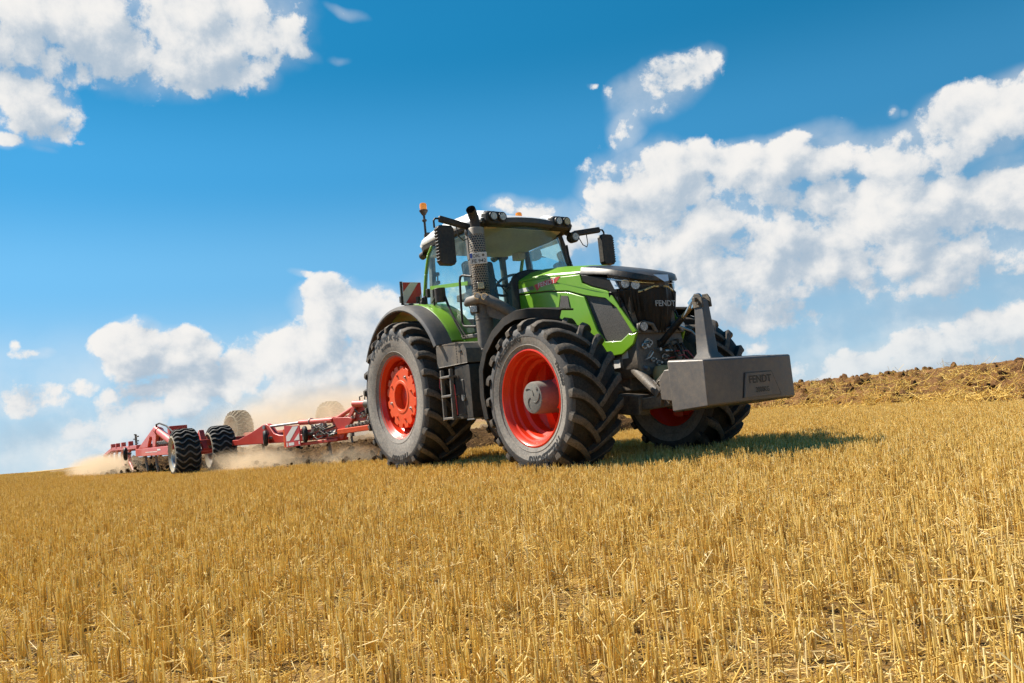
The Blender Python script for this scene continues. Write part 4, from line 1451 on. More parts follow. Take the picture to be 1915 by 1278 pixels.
mb.span(0.42, 0.92, -0.26, 0.26, 2.12, 2.24)
mb.box((0.40, 0, 2.58), (0.14, 0.50, 0.72), 0, Matrix.Rotation(R(-9), 3, 'Y'))
mb.box((0.345, 0, 3.0 - 0.03), (0.10, 0.28, 0.18), 0, Matrix.Rotation(R(-9), 3, 'Y'))
mb.span(0.5, 0.85, -0.22, 0.22, 1.70, 2.12)
seat = mb.build('driver_seat', 'seat_cloth', T, bevel=0.04, seg=3)
mb = MB()
mb.box((0.78, -0.42, 2.36), (0.60, 0.14, 0.10)); mb.box((1.02, -0.42, 2.44), (0.10, 0.12, 0.12)); mb.cyl((1.02, -0.42, 2.46), (1.04, -0.42, 2.60), 0.025, 10)
mb.box((1.06, -0.56, 2.62), (0.05, 0.30, 0.21), 0, Matrix.Rotation(R(15), 3, 'Z'))
mb.bar((0.95, -0.50, 2.36), (1.04, -0.55, 2.56), 0.03, 0.03)
mb.build('armrest_terminal', 'interior', T, bevel=0.015)
mb = MB()
for z, y in ((2.72, -0.74), (2.60, -0.74), (2.50, -0.76)):
    mb.box((0.42, y, z), (0.10, 0.05, 0.05))
mb.tube([(0.40, -0.76, 2.78), (0.48, -0.76, 2.68), (0.46, -0.76, 2.55), (0.38, -0.76, 2.52)], 0.012, 6)
mb.box((1.36, -0.60, 1.86), (0.28, 0.2, 0.35)); mb.box((1.30, 0.55, 1.9), (0.3, 0.3, 0.35))
mb.build_each('cab_control', 'interior', T, bevel=0.01)
mb = MB()
mb.tube([(1.50, 0.79, 2.95), (1.55, 0.76, 2.8), (1.56, 0.78, 2.6)], 0.014, 8)
mb.tube([(1.38, -0.70, 3.05), (1.42, -0.55, 2.6), (1.48, -0.3, 2.25)], 0.008, 6)
mb.build_each('grab_rail', 'hose', cab)

# ------------------------------------------------------------------ exhaust stack with plate and lamps
EX, EY = 1.72, -0.86
mb = MB()
mb.lathe([(0.098, 2.12), (0.104, 2.13), (0.104, 3.04), (0.098, 3.05), (0.085, 3.05)], (EX, EY, 0), 'Z', 40)
stack = mb.build('exhaust_stack', 'perforated', T, smooth=40)
mb = MB()
path = [(EX, EY, 3.0), (EX, EY, 3.10), (EX + 0.004, EY - 0.010, 3.17), (EX + 0.014, EY - 0.03, 3.22), (EX + 0.035, EY - 0.060, 3.262), (EX + 0.055, EY - 0.085, 3.28)]
mb.tube(path, 0.062, 24, caps=False)
mb.tube([path[-1], path[-2], path[-3], path[-4]], 0.055, 24, 1, caps=False)
mb.build('outlet_pipe', ['black_plastic', 'letter_black'], stack, smooth=60, recalc=False)
mb = MB()
mb.cyl((EX, EY, 1.42), (EX, EY, 1.93), 0.108, 28)
mb.cyl((EX, EY, 1.93), (EX, EY, 2.12), 0.09, 24)
mb.cyl((EX, EY, 1.46), (EX, EY, 1.30), 0.108, 28, 0, 0.05)
for z in (1.50, 1.88):
    mb.torus((EX, EY, z), 0.109, 0.006, 'Z', 28, 6)
mb.build('silencer', 'grey_plastic', stack, smooth=40)
mb = MB()
mb.tube([(1.52, -0.985, 2.105), (1.60, -0.985, 2.125), (1.82, -0.965, 2.13), (1.95, -0.93, 2.09), (2.06, -0.80, 1.98), (2.14, -0.66, 1.86)], [0.035, 0.062, 0.062, 0.066, 0.07, 0.07], 18)
mb.bar((1.72, -0.86, 2.02), (2.20, -0.60, 1.80), 0.10, 0.16)
mb.build('air_duct', 'grey_plastic', stack, smooth=50)
for (x, y, z) in ((1.86, -1.02, 2.155), (1.96, -0.985, 2.13)):
    d = Vector((0.84, -0.52, -0.1)).normalized(); c = Vector((x, y, z))
    mb = MB(); mb.cyl(c - d * 0.05, c + d * 0.01, 0.044, 20); mb.torus((0, 0, 0), 0.0, 0.0, 'X', 3, 3)
    dl = mb.build('round_lamp', 'chrome', stack)
    mb = MB(); mb.cyl(c + d * 0.008, c + d * 0.018, 0.034, 20); mb.build('lens', 'lamp', dl)


def facing_box(c, d, w, h, th, mbx, mi=0):
    d = Vector(d).normalized(); s = Vector((0, 0, 1)).cross(d).normalized(); u = d.cross(s)
    return mbx.box(c, (th, w, h), mi, Matrix((d, s, u)).transposed())


DV = (0.84, -0.54, 0)
mb = MB(); facing_box((1.828, -0.93, 2.285), DV, 0.105, 0.105, 0.05, mb)
q = mb.build('square_lamp', 'gloss_black', stack, bevel=0.018)
mb = MB(); facing_box((1.850, -0.944, 2.285), DV, 0.078, 0.078, 0.012, mb); mb.build('lens', 'lamp_warm', q, bevel=0.01)
mb = MB(); facing_box((1.72, -1.00, 2.005), DV, 0.10, 0.10, 0.06, mb)
q = mb.build('square_lamp', 'gloss_black', stack, bevel=0.018)
mb = MB(); facing_box((1.748, -1.018, 2.005), DV, 0.078, 0.078, 0.012, mb); mb.build('lens', 'lamp', q, bevel=0.01)
pc, pd = Vector((1.835, -0.935, 2.635)), Vector((0.80, -0.60, 0)).normalized()
ps = Vector((0, 0, 1)).cross(pd).normalized()
mb = MB(); facing_box(pc, pd, 0.215, 0.145, 0.008, mb)
plate = mb.build('licence_plate', 'white_mark', stack, bevel=0.004)


def on_plate(dx, dz, s=1.0):
    return lambda x, y, z: pc + ps * (dx + x) + Vector((0, 0, dz + y)) + pd * 0.006


lettering('OAL', on_plate(-0.022, 0.012), 0.046, plate, 'letter_black', bold=0.012, width=0.095)
lettering('FE 942', on_plate(0.004, -0.056), 0.046, plate, 'letter_black', bold=0.012, width=0.175)
mb = MB()
mb.add([pc + ps * a + Vector((0, 0, b)) + pd * 0.0052 for a, b in ((-0.106, 0.008), (-0.075, 0.008), (-0.075, 0.07), (-0.106, 0.07))], [(0, 1, 2, 3)])
mb.build('blue_band', 'plate_blue', plate, smooth=0, recalc=False)
mb = MB()
ring = [pc + ps * (0.062 + 0.017 * math.cos(a)) + Vector((0, 0, 0.036 + 0.017 * math.sin(a))) + pd * 0.0055 for a in [2 * PI * k / 20 for k in range(20)]]
mb.add(ring, [tuple(range(20))])
mb.build('seal', 'grey_plastic', plate, smooth=0, recalc=False)

# ------------------------------------------------------------------ fenders
for s in (-1, 1):
    prof = [(1.185, 1.275), (1.205, 1.285), (1.245, 1.27), (1.262, 1.23), (1.272, 1.16), (1.276, 1.04), (1.258, 1.04), (1.25, 1.16), (1.238, 1.23), (1.215, 1.262)]
    mb = MB()
    mb.lathe([(r, s * y) for r, y in prof], (0.06, 0, 1.05), 'Y', 56, 0, closed=True, a0=R(28), a1=R(150))
    rf = mb.build('rear_fender', 'grey_fender', T, smooth=40)
    mb = MB()                                                      # green shell between fender and cab
    prof = [(1.272, 1.04), (1.288, 1.00), (1.292, 0.80), (1.30, 0.62), (1.26, 0.62), (1.255, 1.04)]
    mb.lathe([(r, s * y) for r, y in prof], (0.06, 0, 1.05), 'Y', 48, 0, closed=True, a0=R(30), a1=R(140))
    mb.prism([(0.98, 1.72), (0.62, 2.13), (0.12, 2.30), (0.10, 2.10), (0.5, 1.75)], XZ, s * 0.60, s * 0.84)
    mb.prism([(0.60, 2.16), (0.69, 2.17), (1.24, 1.66), (1.06, 1.66)], XZ, s * 0.78, s * 0.87)
    mb.prism([(1.06, 1.655), (1.55, 1.63), (1.55, 1.72), (0.95, 1.755)], XZ, s * 0.70, s * 0.85)
    mb.build('fender_shell', 'green', rf, bevel=0.01)
    if s < 0:
        mb = MB()
        mb.tube([(0.28, -0.96, 2.32), (0.55, -0.97, 2.24), (0.75, -0.98, 2.08), (0.84, -0.98, 1.95), (0.80, -0.97, 1.88)], 0.011, 8)
        mb.tube([(0.80, -0.90, 2.42), (0.95, -0.92, 2.2), (1.10, -0.92, 1.95), (1.25, -0.90, 1.72)], 0.012, 8)
        mb.tube([(0.84, -0.90, 2.40), (1.05, -0.92, 2.05), (1.30, -0.90, 1.74)], 0.010, 8)
        mb.build_each('cable', 'hose', rf)
        mb = MB()                                                  # close-up mirror and its bracket
        mb.bar((0.50, -0.90, 2.30), (0.80, -0.95, 2.42), 0.02, 0.02)
        mb.tube([(0.80, -0.93, 2.26), (0.81, -0.94, 2.45)], [0.075, 0.075], 20)
        for k in range(len(mb.v)):
            pass
        mb.bar((0.56, -0.90, 2.25), (0.56, -0.90, 2.48), 0.025, 0.025)
        mb.build('small_mirror', 'black_plastic', rf, bevel=0.006)
        mb = MB()
        for k in range(9):
            mb.box((0.16 + rng.uniform(0, 0.24), -0.92 + rng.uniform(-0.05, 0.05), 2.30 + rng.uniform(0.0, 0.17)), (0.05, 0.05, rng.uniform(0.05, 0.14)))
        mb.build_each('rear_lamp_bracket', 'black_plastic', rf, bevel=0.008)
    # front fender over the steered wheel
    path = [(2.22, 0.62), (2.17, 0.90), (2.20, 1.22), (2.33, 1.45), (2.55, 1.63), (2.80, 1.745), (3.02, 1.785), (3.18, 1.785), (3.34, 1.76), (3.48, 1.725)]
    cx, cz = 3.15, 0.81
    rings = []
    for i, (x, z) in enumerate(path):
        a = path[max(0, i - 1)]; b = path[min(len(path) - 1, i + 1)]
        n = Vector((-(b[1] - a[1]), 0, b[0] - a[0])).normalized()
        def q(y, off):
            return (x - n.x * off, s * y, z - n.z * off)
        wo = 1.335 - max(0.0, x - 3.08) * 0.68
        yi = 0.80 + max(0.0, x - 3.08) * 0.15
        rings.append([q(yi, 0.0), q(wo - 0.05, 0.0), q(wo - 0.01, 0.012), q(wo, 0.11), q(wo - 0.02, 0.11), q(wo - 0.04, 0.02), q(yi, 0.02)])
    mb = MB().loft(rings)
    ff = mb.build('front_fender', 'fender_black', T, smooth=50)
    mb = MB()
    mb.bar((3.10, s * 0.75, 1.10), (3.10, s * 0.95, 1.76), 0.06, 0.05, 0, (1, 0, 0))
    mb.bar((3.10, s * 0.55, 1.05), (3.10, s * 0.78, 1.12), 0.06, 0.05, 0, (1, 0, 0))
    mb.build('fender_bracket', 'dark_metal', ff)

# warning board on the right rear fender
BX = 0.0
mb = MB()
mb.span(BX - 0.015, BX, -1.075, -0.775, 2.375, 2.69)
wb = mb.build('warning_board', 'white_mark', T, bevel=0.004)
mb = MB()
W0, W1, Z0, Z1 = -1.075, -0.775, 2.375, 2.69
def wbp(u, v):
    return (BX + 0.0025, W0 + u * (W1 - W0), Z0 + v * (Z1 - Z0))
mb.add([wbp(0.02, 0.98), wbp(0.02, 0.55), wbp(0.42, 0.98)], [(0, 1, 2)])
mb.add([wbp(0.98, 0.98), wbp(0.85, 0.98), wbp(0.10, 0.02), wbp(0.62, 0.02), wbp(0.98, 0.48)], [(0, 1, 2, 3, 4)])
mb.build_each('red_stripe', 'red_mark', wb, smooth=0)
mb = MB()
mb.span(BX - 0.04, BX - 0.016, -1.10, -1.06, 2.36, 2.70)
mb.bar((BX - 0.03, -0.98, 2.38), (0.12, -0.80, 2.28), 0.03, 0.03)
mb.bar((BX - 0.03, -1.05, 2.36), (0.25, -0.85, 2.30), 0.025, 0.025)
mb.box((BX - 0.03, -1.09, 2.44), (0.05, 0.05, 0.09))
mb.build('board_bracket', 'black_plastic', wb)

# ------------------------------------------------------------------ steps, tool box, tank
mb = MB()
mb.loft([[(1.03, y, 1.345), (1.03, y, 1.60), (1.05, y, 1.635), (1.52, y, 1.625), (1.66, y + ins, 1.60), (1.735, y + ins, 1.52), (1.745, y + ins, 1.345)] for y, ins in ((-1.205, 0.03), (-1.19, 0.0), (-0.70, 0.0))])
tb = mb.build('tool_box', 'grey_plastic', T, bevel=0.014)
mb = MB()
for k in range(8):
    mb.box((1.545, -1.2065, 1.37 + 0.034 * k), (0.012, 0.006, 0.022))
mb.box((1.60, -1.18, 1.50), (0.05, 0.03, 0.02))
mb.build_each('hinge', 'letter_black', tb)
mb = MB()
mb.loft([[(1.41, y, 0.66), (1.405, y, 1.33), (1.74, y, 1.325), (1.765, y, 1.28), (1.755, y, 0.67)] for y in (-1.175, -0.70)])
mb.box((1.52, -1.177, 0.93), (0.17, 0.014, 0.44))
tank = mb.build('fuel_tank', 'black_plastic', T, bevel=0.016)
mb = MB()
mb.cyl((1.585, -1.182, 0.92), (1.585, -1.20, 0.92), 0.034, 20)
mb.box((1.585, -1.203, 0.935), (0.02, 0.012, 0.05))
mb.build('lock', 'steel', tank)
mb = MB()
mb.span(1.60, 1.77, -1.176, -0.75, 0.645, 0.662)
mb.build('tank_strap', 'steel', tank)
mb = MB()
for x0, x1 in ((1.175, 1.205), (1.405, 1.435)):
    mb.bar((x0 + 0.01, -1.235, 1.30), (x0 + 0.03, -1.255, 0.66), 0.03, 0.05, 0, (0, 1, 0))
for z in (1.205, 0.965, 0.685):
    mb.span(1.19, 1.435, -1.28, -1.10, z - 0.015, z + 0.015)
mb.span(1.19, 1.42, -1.06, -1.04, 0.70, 1.30, 1)
mb.build('step_ladder', ['grey_plastic', 'letter_black'], T, bevel=0.006)
mb = MB()
mb.tube([(1.13, -1.20, 1.25), (1.09, -1.22, 1.20), (1.08, -1.23, 1.10), (1.13, -1.23, 1.04)], 0.006, 6)
mb.tube([(1.44, -1.22, 1.1), (1.47, -1.23, 0.9), (1.46, -1.22, 0.72)], 0.007, 6)
mb.build_each('cable', 'red_mark', T)
mb = MB()
mb.tube([(1.66, -0.95, 2.44), (1.45, -0.95, 2.495), (1.39, -0.95, 2.49), (1.365, -0.95, 2.44), (1.34, -0.95, 2.1), (1.335, -0.95, 1.90), (1.36, -0.95, 1.85), (1.42, -0.95, 1.835), (1.66, -0.95, 1.80)], 0.016, 10)
mb.build('handrail', 'hose', T)

# rear hitch
mb = MB()
for s in (-1, 1):
    mb.bar((-0.45, s * 0.42, 0.85), (-1.45, s * 0.46, 0.66), 0.07, 0.11)
    mb.bar((-0.55, s * 0.40, 1.45), (-1.2, s * 0.46, 0.74), 0.06, 0.06)
mb.bar((-0.6, 0, 1.25), (-1.5, 0, 1.10), 0.07, 0.07)
mb.span(-1.0, -0.6, -0.2, 0.2, 0.55, 0.75)
mb.build('rear_linkage', 'dark_metal', T, bevel=0.01)

# ------------------------------------------------------------------ front ballast weight
weight = empty('front_weight')
weight.location = (4.8, 0, 0.56)
tag(weight, 'big grey cast ballast block hung on the front linkage of the green tractor', 'tractor weight')
mb = MB()


def wring(f, ins):
    pl = [(4.53, -0.58), (4.545, -0.65), (4.995, -0.65), (5.08, -0.315), (5.08, 0.315), (4.995, 0.65), (4.545, 0.65), (4.53, 0.58)]
    out = []
    for x, y in pl:
        zb = 0.530 + 0.065 * (x - 4.53)
        zt = 1.035 - 0.085 * (x - 4.53)
        out.append((x - ins * (1 if x > 4.7 else -1), y - math.copysign(ins, y), zb + (zt - zb) * f))
    return out


mb.loft([wring(0.0, 0.010), wring(0.03, 0.0), wring(0.97, 0.0), wring(1.0, 0.010)])
body = mb.build('ballast_body', 'ballast_grey', weight, bevel=0.026, seg=4)


def wf(y, z, lift):
    """a point on the front face of the block"""
    x = 5.08 + lift
    return (x, y, z)


mb = MB()                                                          # raised trapezoid plate with the name
ol = [(-0.20, 0.835), (0.19, 0.835), (0.30, 0.605), (-0.26, 0.605)]
mb.add([wf(y, z, 0.004) for y, z in ol] + [wf(y * 0.96, z * 0.985 + 0.010, 0.018) for y, z in ol] , [(0, 1, 5, 4), (1, 2, 6, 5), (2, 3, 7, 6), (3, 0, 4, 7), (4, 5, 6, 7)])
npl = mb.build('name_plate', 'ballast_grey', body, smooth=0)
mb = MB()
for a, b in ((ol[0], ol[1]), (ol[1], ol[2]), (ol[3], ol[0])):
    mb.bar(wf(*a, 0.004), wf(*b, 0.004), 0.014, 0.010)
mb.build('plate_groove', 'letter_black', npl)
lettering('FENDT', lambda x, y, z: wf(0.0 + x, 0.735 + y, 0.0215), 0.072, npl, 'letter_black', bold=0.02, width=0.33)
lettering('2000KG', lambda x, y, z: wf(0.015 + x, 0.645 + y, 0.0215), 0.050, npl, 'letter_black', bold=0.01, width=0.20)
mb = MB()
mb.loft([[(4.40, -0.13, z0), (4.62, -0.13, z0), (4.62, 0.075, z0), (4.40, 0.075, z0)] if False else
         [(4.50 - hx, -hy - 0.01, z0), (4.50 + hx, -hy - 0.01, z0), (4.50 + hx, hy - 0.01, z0), (4.50 - hx, hy - 0.01, z0)]
         for z0, hx, hy in ((0.98, 0.14, 0.11), (1.03, 0.13, 0.10), (1.09, 0.085, 0.07), (1.3, 0.075, 0.062), (1.60, 0.058, 0.05), (1.64, 0.05, 0.045))])
mast = mb.build('hitch_mast', 'ballast_grey', weight, bevel=0.012)
mb = MB()
for y in (-0.072, 0.052):
    ol = [(4.44, 1.56), (4.43, 1.66), (4.47, 1.705), (4.53, 1.70), (4.565, 1.65), (4.57, 1.56)]
    mb.prism(ol, XZ, y, y + 0.018)
mb.cyl((4.49, -0.11, 1.645), (4.49, 0.09, 1.645), 0.022, 14)
mb.cyl((4.52, -0.10, 1.60), (4.52, 0.08, 1.60), 0.016, 12)
mb.build('hitch_pin', 'dark_metal', mast, bevel=0.004)
mb = MB()
for s in (-1, 1):
    mb.prism([(4.36, 0.66), (4.36, 0.86), (4.44, 0.95), (4.60, 0.95), (4.60, 0.62)], XZ, s * 0.52, s * 0.60)
mb.build_each('hook_plate', 'ballast_grey', weight, bevel=0.01)

# ------------------------------------------------------------------ cultivator behind the tractor
cult = empty('cultivator')
cult.location = (-8.0, -1.4, 0.0)
tag(cult, 'red wide trailed cultivator working the soil behind the green tractor', 'cultivator')
K = cult
M['grimy_red'] = paint('grimy_red', (0.48, 0.030, 0.018), 0.42, dust=0.07, scale=2, dustcol=(0.42, 0.25, 0.15))


def flotation_wheel(loc, rot_z=0.0, dusty=False):
    wh = empty('support_wheel', K)
    wh.location = Vector(loc) - K.location
    wh.rotation_euler = (0, 0, rot_z)
    Rr, w, rl = 0.53, 0.53, 0.29
    h = w / 2
    half = [(Rr - 0.022, 0), (Rr - 0.032, 0.5 * h), (Rr - 0.065, 0.80 * h), (Rr - 0.115, 0.96 * h), (Rr - 0.16, 1.0 * h), (rl + 0.03, 0.88 * h), (rl - 0.01, 0.80 * h)]
    prof = [(r, -y) for r, y in reversed(half)] + half[1:]
    mb = MB()
    k = len(half) - 1
    mi = [1 if min(i, 2 * k - 1 - i) < 3 else 0 for i in range(2 * k)]
    mb.lathe(prof, (0, 0, 0), 'Y', 90, mi)
    nl = 24
    N = 25
    for q in range(nl):
        a0 = 2 * PI * q / nl
        vs, fs = [], []
        for s in range(N):
            y = -1.0 + 2.0 * s / (N - 1)
            zig = 0.080 * math.cos(PI * 2 * y) if not dusty else 0.06 * (1 if int((y + 1) * 2.5) % 2 else -1)
            edge = max(0.0, abs(y) - 0.70) / 0.30
            r = Rr - 0.024 - 0.012 * abs(y) - 0.085 * edge ** 1.6
            hh = 0.040 * (1 - 0.5 * edge)
            for da, rr in ((-0.072, -0.006), (-0.038, hh), (0.038, hh), (0.072, -0.006)):
                a = a0 + zig + da * 0.9
                vs.append(((r + rr) * math.cos(a), y * h * 0.98, (r + rr) * math.sin(a)))
        for s in range(N - 1):
            for e in range(3):
                fs.append((s * 4 + e, s * 4 + e + 1, (s + 1) * 4 + e + 1, (s + 1) * 4 + e))
        fs.append((3, 2, 1, 0)); fs.append(tuple((N - 1) * 4 + e for e in range(4)))
        mb.add(vs, fs, [2 if (i % 3 == 1 and i < len(fs) - 2) else 0 for i in range(len(fs))])
    mb.build('tyre', ['dust_gap', 'dust_tyre', 'dust_tyre'] if dusty else ['flot_tread', 'cream_wall', 'flot_lug'], wh, smooth=35)
    mb = MB()
    for s in (-1, 1):
        mb.lathe([(rl + 0.012, s * h * 0.80), (rl + 0.004, s * h * 0.84), (rl - 0.018, s * h * 0.78), (rl - 0.035, s * h * 0.45), (0.14, s * h * 0.30), (0.12, s * h * 0.30)], (0, 0, 0), 'Y', 48)
    mb.lathe([(0.0001, -0.17), (0.09, -0.16), (0.13, -0.08), (0.13, 0.1), (0.09, 0.16), (0.0001, 0.17)], (0, 0, 0), 'Y', 24)
    mb.build('rim', 'dust_tyre' if dusty else 'steel', wh)
    return wh


flotation_wheel((-8.3, -2.40, 0.50))
flotation_wheel((-8.48, -1.60, 0.50))
flotation_wheel((-14.7, 0.53, 1.04), R(16), True)
flotation_wheel((-13.1, 2.87, 1.04), R(16), True)

A0 = Vector((-3.2, -0.30, 0)); A1 = Vector((-7.9, -1.40, 0)); AD = (A1 - A0).normalized(); AN = Vector((AD.y, -AD.x, 0))
if AN.y > 0:
    AN = -AN                                                       # AN looks at the camera's side


def onA(a, b, d):                                                  # a = world X along the beam line, b = height, d towards the viewer's side
    t = (a - A0.x) / AD.x
    p = A0 + AD * t + AN * d
    return (p.x, p.y, b)


def cpart(name, mb, m_, parent=None, **kw):
    return mb.build(name, m_, K if parent is None else parent, **kw)


mb = MB()
mb.prism([(-7.98, 0.68), (-7.71, 0.68), (-7.17, 0.80), (-6.68, 0.94), (-6.56, 0.955), (-6.45, 0.91), (-6.28, 0.74), (-6.08, 0.69), (-5.6, 0.665), (-4.10, 0.66), (-4.10, 0.53), (-5.75, 0.53), (-6.3, 0.54), (-7.98, 0.56)], onA, -0.06, 0.06)
mb.prism([(-5.30, 0.505), (-4.08, 0.535), (-4.08, 0.475), (-5.30, 0.44)], onA, -0.16, 0.10)
main = cpart('frame_beam', mb, 'grimy_red', bevel=0.012)
mb = MB()
mb.prism([(-4.33, 0.92), (-3.78, 0.90), (-3.62, 0.86), (-3.84, 0.68), (-3.98, 0.50), (-4.16, 0.50), (-4.20, 0.70)], onA, -0.03, 0.05)
mb.cyl(onA(-4.28, 0.875, -0.05), onA(-4.28, 0.875, 0.075), 0.035, 16)
cpart('joint_plate', mb, 'grimy_red', main, bevel=0.008)
mb = MB()
mb.cyl(onA(-5.36, 0.90, 0.02), onA(-4.26, 0.875, 0.02), 0.052, 20)
mb.cyl(onA(-5.0, 0.893, 0.02), onA(-4.97, 0.892, 0.02), 0.058, 20)
cyl = cpart('hydraulic_cylinder', mb, 'red_cult')
mb = MB()
mb.cyl(onA(-6.58, 0.885, 0.02), onA(-5.34, 0.90, 0.02), 0.026, 14)
mb.cyl(onA(-6.60, 0.885, -0.04), onA(-6.60, 0.885, 0.09), 0.045, 16)
mb.torus(onA(-4.98, 0.893, 0.02), 0.06, 0.012, 'X', 20, 6)
cpart('piston_rod', mb, 'steel', cyl)
# upper three-point frame at the hitch
mb = MB()
mb.tube([onA(-4.16, 0.90, 0), onA(-3.52, 1.10, 0)], 0.038, 12)
mb.bar(onA(-3.56, 1.08, 0.02), onA(-3.96, 0.70, 0.02), 0.05, 0.075)
mb.bar(onA(-3.3, 1.06, 0.0), onA(-2.9, 0.78, 0.0), 0.06, 0.08)
mb.bar((-3.4, 0.35, 1.06), (-2.9, 0.45, 0.74), 0.06, 0.08)
mb.prism([(-3.60, 1.12), (-3.28, 1.10), (-3.15, 0.95), (-3.05, 0.80), (-3.70, 0.80)], onA, -0.06, -0.03)
cpart('hitch_frame', mb, 'red_cult', bevel=0.008)
mb = MB()
mb.cyl(onA(-3.60, 1.125, 0.02), onA(-3.22, 1.10, 0.02), 0.062, 20)
sc = cpart('top_cylinder', mb, 'red_cult')
mb = MB()
mb.cyl(onA(-3.24, 1.10, 0.02), onA(-2.95, 1.075, 0.02), 0.085, 20)
cpart('cylinder_end', mb, 'grey_plastic', sc)
mb = MB()
mb.tube([onA(-3.42, 1.17, 0.02), onA(-3.42, 1.24, 0.02), onA(-3.34, 1.25, 0.02)], 0.012, 8)
mb.tube([onA(-3.28, 1.16, 0.02), onA(-3.26, 1.26, 0.02), onA(-3.18, 1.20, 0.02), onA(-3.1, 1.05, 0.02)], 0.012, 8)
mb.build_each('hydraulic_hose', 'hose', sc)
mb = MB()
mb.bar(onA(-4.06, 0.642, 0.05), onA(-2.2, 0.70, 0.0), 0.11, 0.095)
mb.bar((-3.6, 0.55, 0.65), (-1.5, 0.40, 0.68), 0.12, 0.10)
mb.cyl((-1.52, -0.5, 0.68), (-1.52, 0.5, 0.68), 0.06, 16)
mb.bar((-2.3, -0.12, 0.70), (-1.52, -0.35, 0.68), 0.10, 0.10)
db = cpart('drawbar', mb, 'orange_red', bevel=0.01)
mb = MB()
mb.bar(onA(-3.85, 0.715, 0.04), onA(-2.9, 0.79, 0.02), 0.06, 0.05)
for k in range(9):
    mb.box(onA(-3.75 + 0.10 * k, 0.735 + 0.008 * k, 0.075), (0.05, 0.02, 0.035))
cpart('hose_rack', mb, 'hub_grey', db, bevel=0.004)
# valve gear between the beams
mb = MB()
for k in range(26):
    a = rng.uniform(-4.95, -4.30); b_ = rng.uniform(0.55, 0.83); d_ = rng.uniform(0.0, 0.10)
    if rng.random() < 0.45:
        mb.box(onA(a, b_, d_), (rng.uniform(0.06, 0.18), 0.06, rng.uniform(0.03, 0.08)))
    else:
        mb.cyl(onA(a, b_, d_), onA(a + rng.uniform(0.08, 0.25), b_ + rng.uniform(-0.03, 0.03), d_), rng.uniform(0.015, 0.035), 10)
vg = empty('valve_gear', K)
vg.location = -K.location
mb.build_each('valve', 'steel', vg)
mb = MB()
for k in range(8):
    a = rng.uniform(-4.95, -4.5); b_ = rng.uniform(0.56, 0.80)
    mb.tube([onA(a, b_, 0.06), onA(a + 0.12, b_ + 0.06, 0.13), onA(a + 0.3, b_ - 0.02, 0.14), onA(a + 0.5, b_ + 0.03, 0.06)], 0.013, 6)
for k in range(7):
    a = rng.uniform(-3.85, -3.2); b_ = rng.uniform(0.72, 0.98)
    mb.tube([onA(a, b_, -0.02), onA(a + 0.10, b_ + 0.05, 0.05), onA(a + 0.2, b_ - 0.04, 0.05), onA(a + 0.32, b_, 0)], 0.012, 6)
mb.build_each('hydraulic_hose', 'hose', vg)
mb = MB()
for k in range(9):
    a = rng.uniform(-3.75, -3.2); b_ = rng.uniform(0.76, 0.96)
    mb.cyl(onA(a, b_, 0.0), onA(a + 0.1, b_, 0.05), 0.025, 10)
mb.build_each('coupling', 'steel', vg)
# warning board on the beam
mb = MB()
bo = [(-5.74, 0.865), (-5.20, 0.845), (-5.20, 0.455), (-5.72, 0.43)]
mb.prism(bo, onA, 0.135, 0.15)
bd = cpart('warning_board', mb, 'red_mark')
mb = MB()


def bq(u, v):
    a = [(bo[0][i] * (1 - u) + bo[1][i] * u) * v + (bo[3][i] * (1 - u) + bo[2][i] * u) * (1 - v) for i in (0, 1)]
    return onA(a[0], a[1], 0.153)


mb.add([bq(0.08, 0.28), bq(0.30, 0.28), bq(0.92, 0.96), bq(0.56, 0.96), bq(0.08, 0.50)], [(0, 1, 2, 3, 4)])
mb.add([bq(0.58, 0.28), bq(0.95, 0.28), bq(0.95, 0.62)], [(0, 1, 2)])
mb.add([bq(0.22, 0.06), bq(0.58, 0.06), bq(0.58, 0.20), bq(0.22, 0.20)], [(0, 1, 2, 3)])
mb.add([bq(0.07, 0.04), bq(0.14, 0.04), bq(0.14, 0.22), bq(0.07, 0.22)], [(0, 1, 2, 3)])
mb.add([bq(0.88, 0.06), bq(0.96, 0.06), bq(0.96, 0.22), bq(0.88, 0.22)], [(0, 1, 2, 3)])
mb.build_each('white_stripe', 'white_mark', bd, smooth=0)
mb = MB()
mb.prism([(-5.80, 0.80), (-5.755, 0.80), (-5.755, 0.44), (-5.80, 0.44)], onA, 0.11, 0.14)
cpart('board_bracket', mb, 'orange_red', bd)


def reflector_wheel(loc, r=0.13):
    c = Vector(loc) - K.location
    mb = MB()
    mb.torus((0, 0, 0), r - 0.01, 0.045, 'Y', 28, 10)
    mb.cyl((0, -0.02, 0), (0, 0.05, 0), r - 0.03, 20)
    o = mb.build('marker_wheel', 'hose', K)
    o.location = c
    o.rotation_euler = (0, 0, R(-14))
    m2 = MB()
    m2.torus((0, -0.025, 0), r - 0.01, 0.016, 'Y', 24, 6)
    m2.cyl((0, 0.06, 0), (0, 0.15, 0), 0.03, 10)
    m2.build('rim', 'hub_grey', o)
    return o


reflector_wheel(onA(-6.42, 0.655, 0.17))
reflector_wheel(onA(-5.0, 0.66, 0.17))
reflector_wheel((-14.1, -2.72, 0.60), 0.15)
# axle between the two support wheels and frame bar behind them
mb = MB()
mb.cyl((-8.3, -2.4, 0.5), (-8.48, -1.3, 0.5), 0.06, 16)
mb.bar((-8.35, -1.95, 0.52), (-8.7, -1.95, 0.95), 0.12, 0.12)
mb.span(-8.75, -8.45, -2.6, 3.6, 0.62, 0.76)
cpart('axle_beam', mb, 'grimy_red', bevel=0.012)
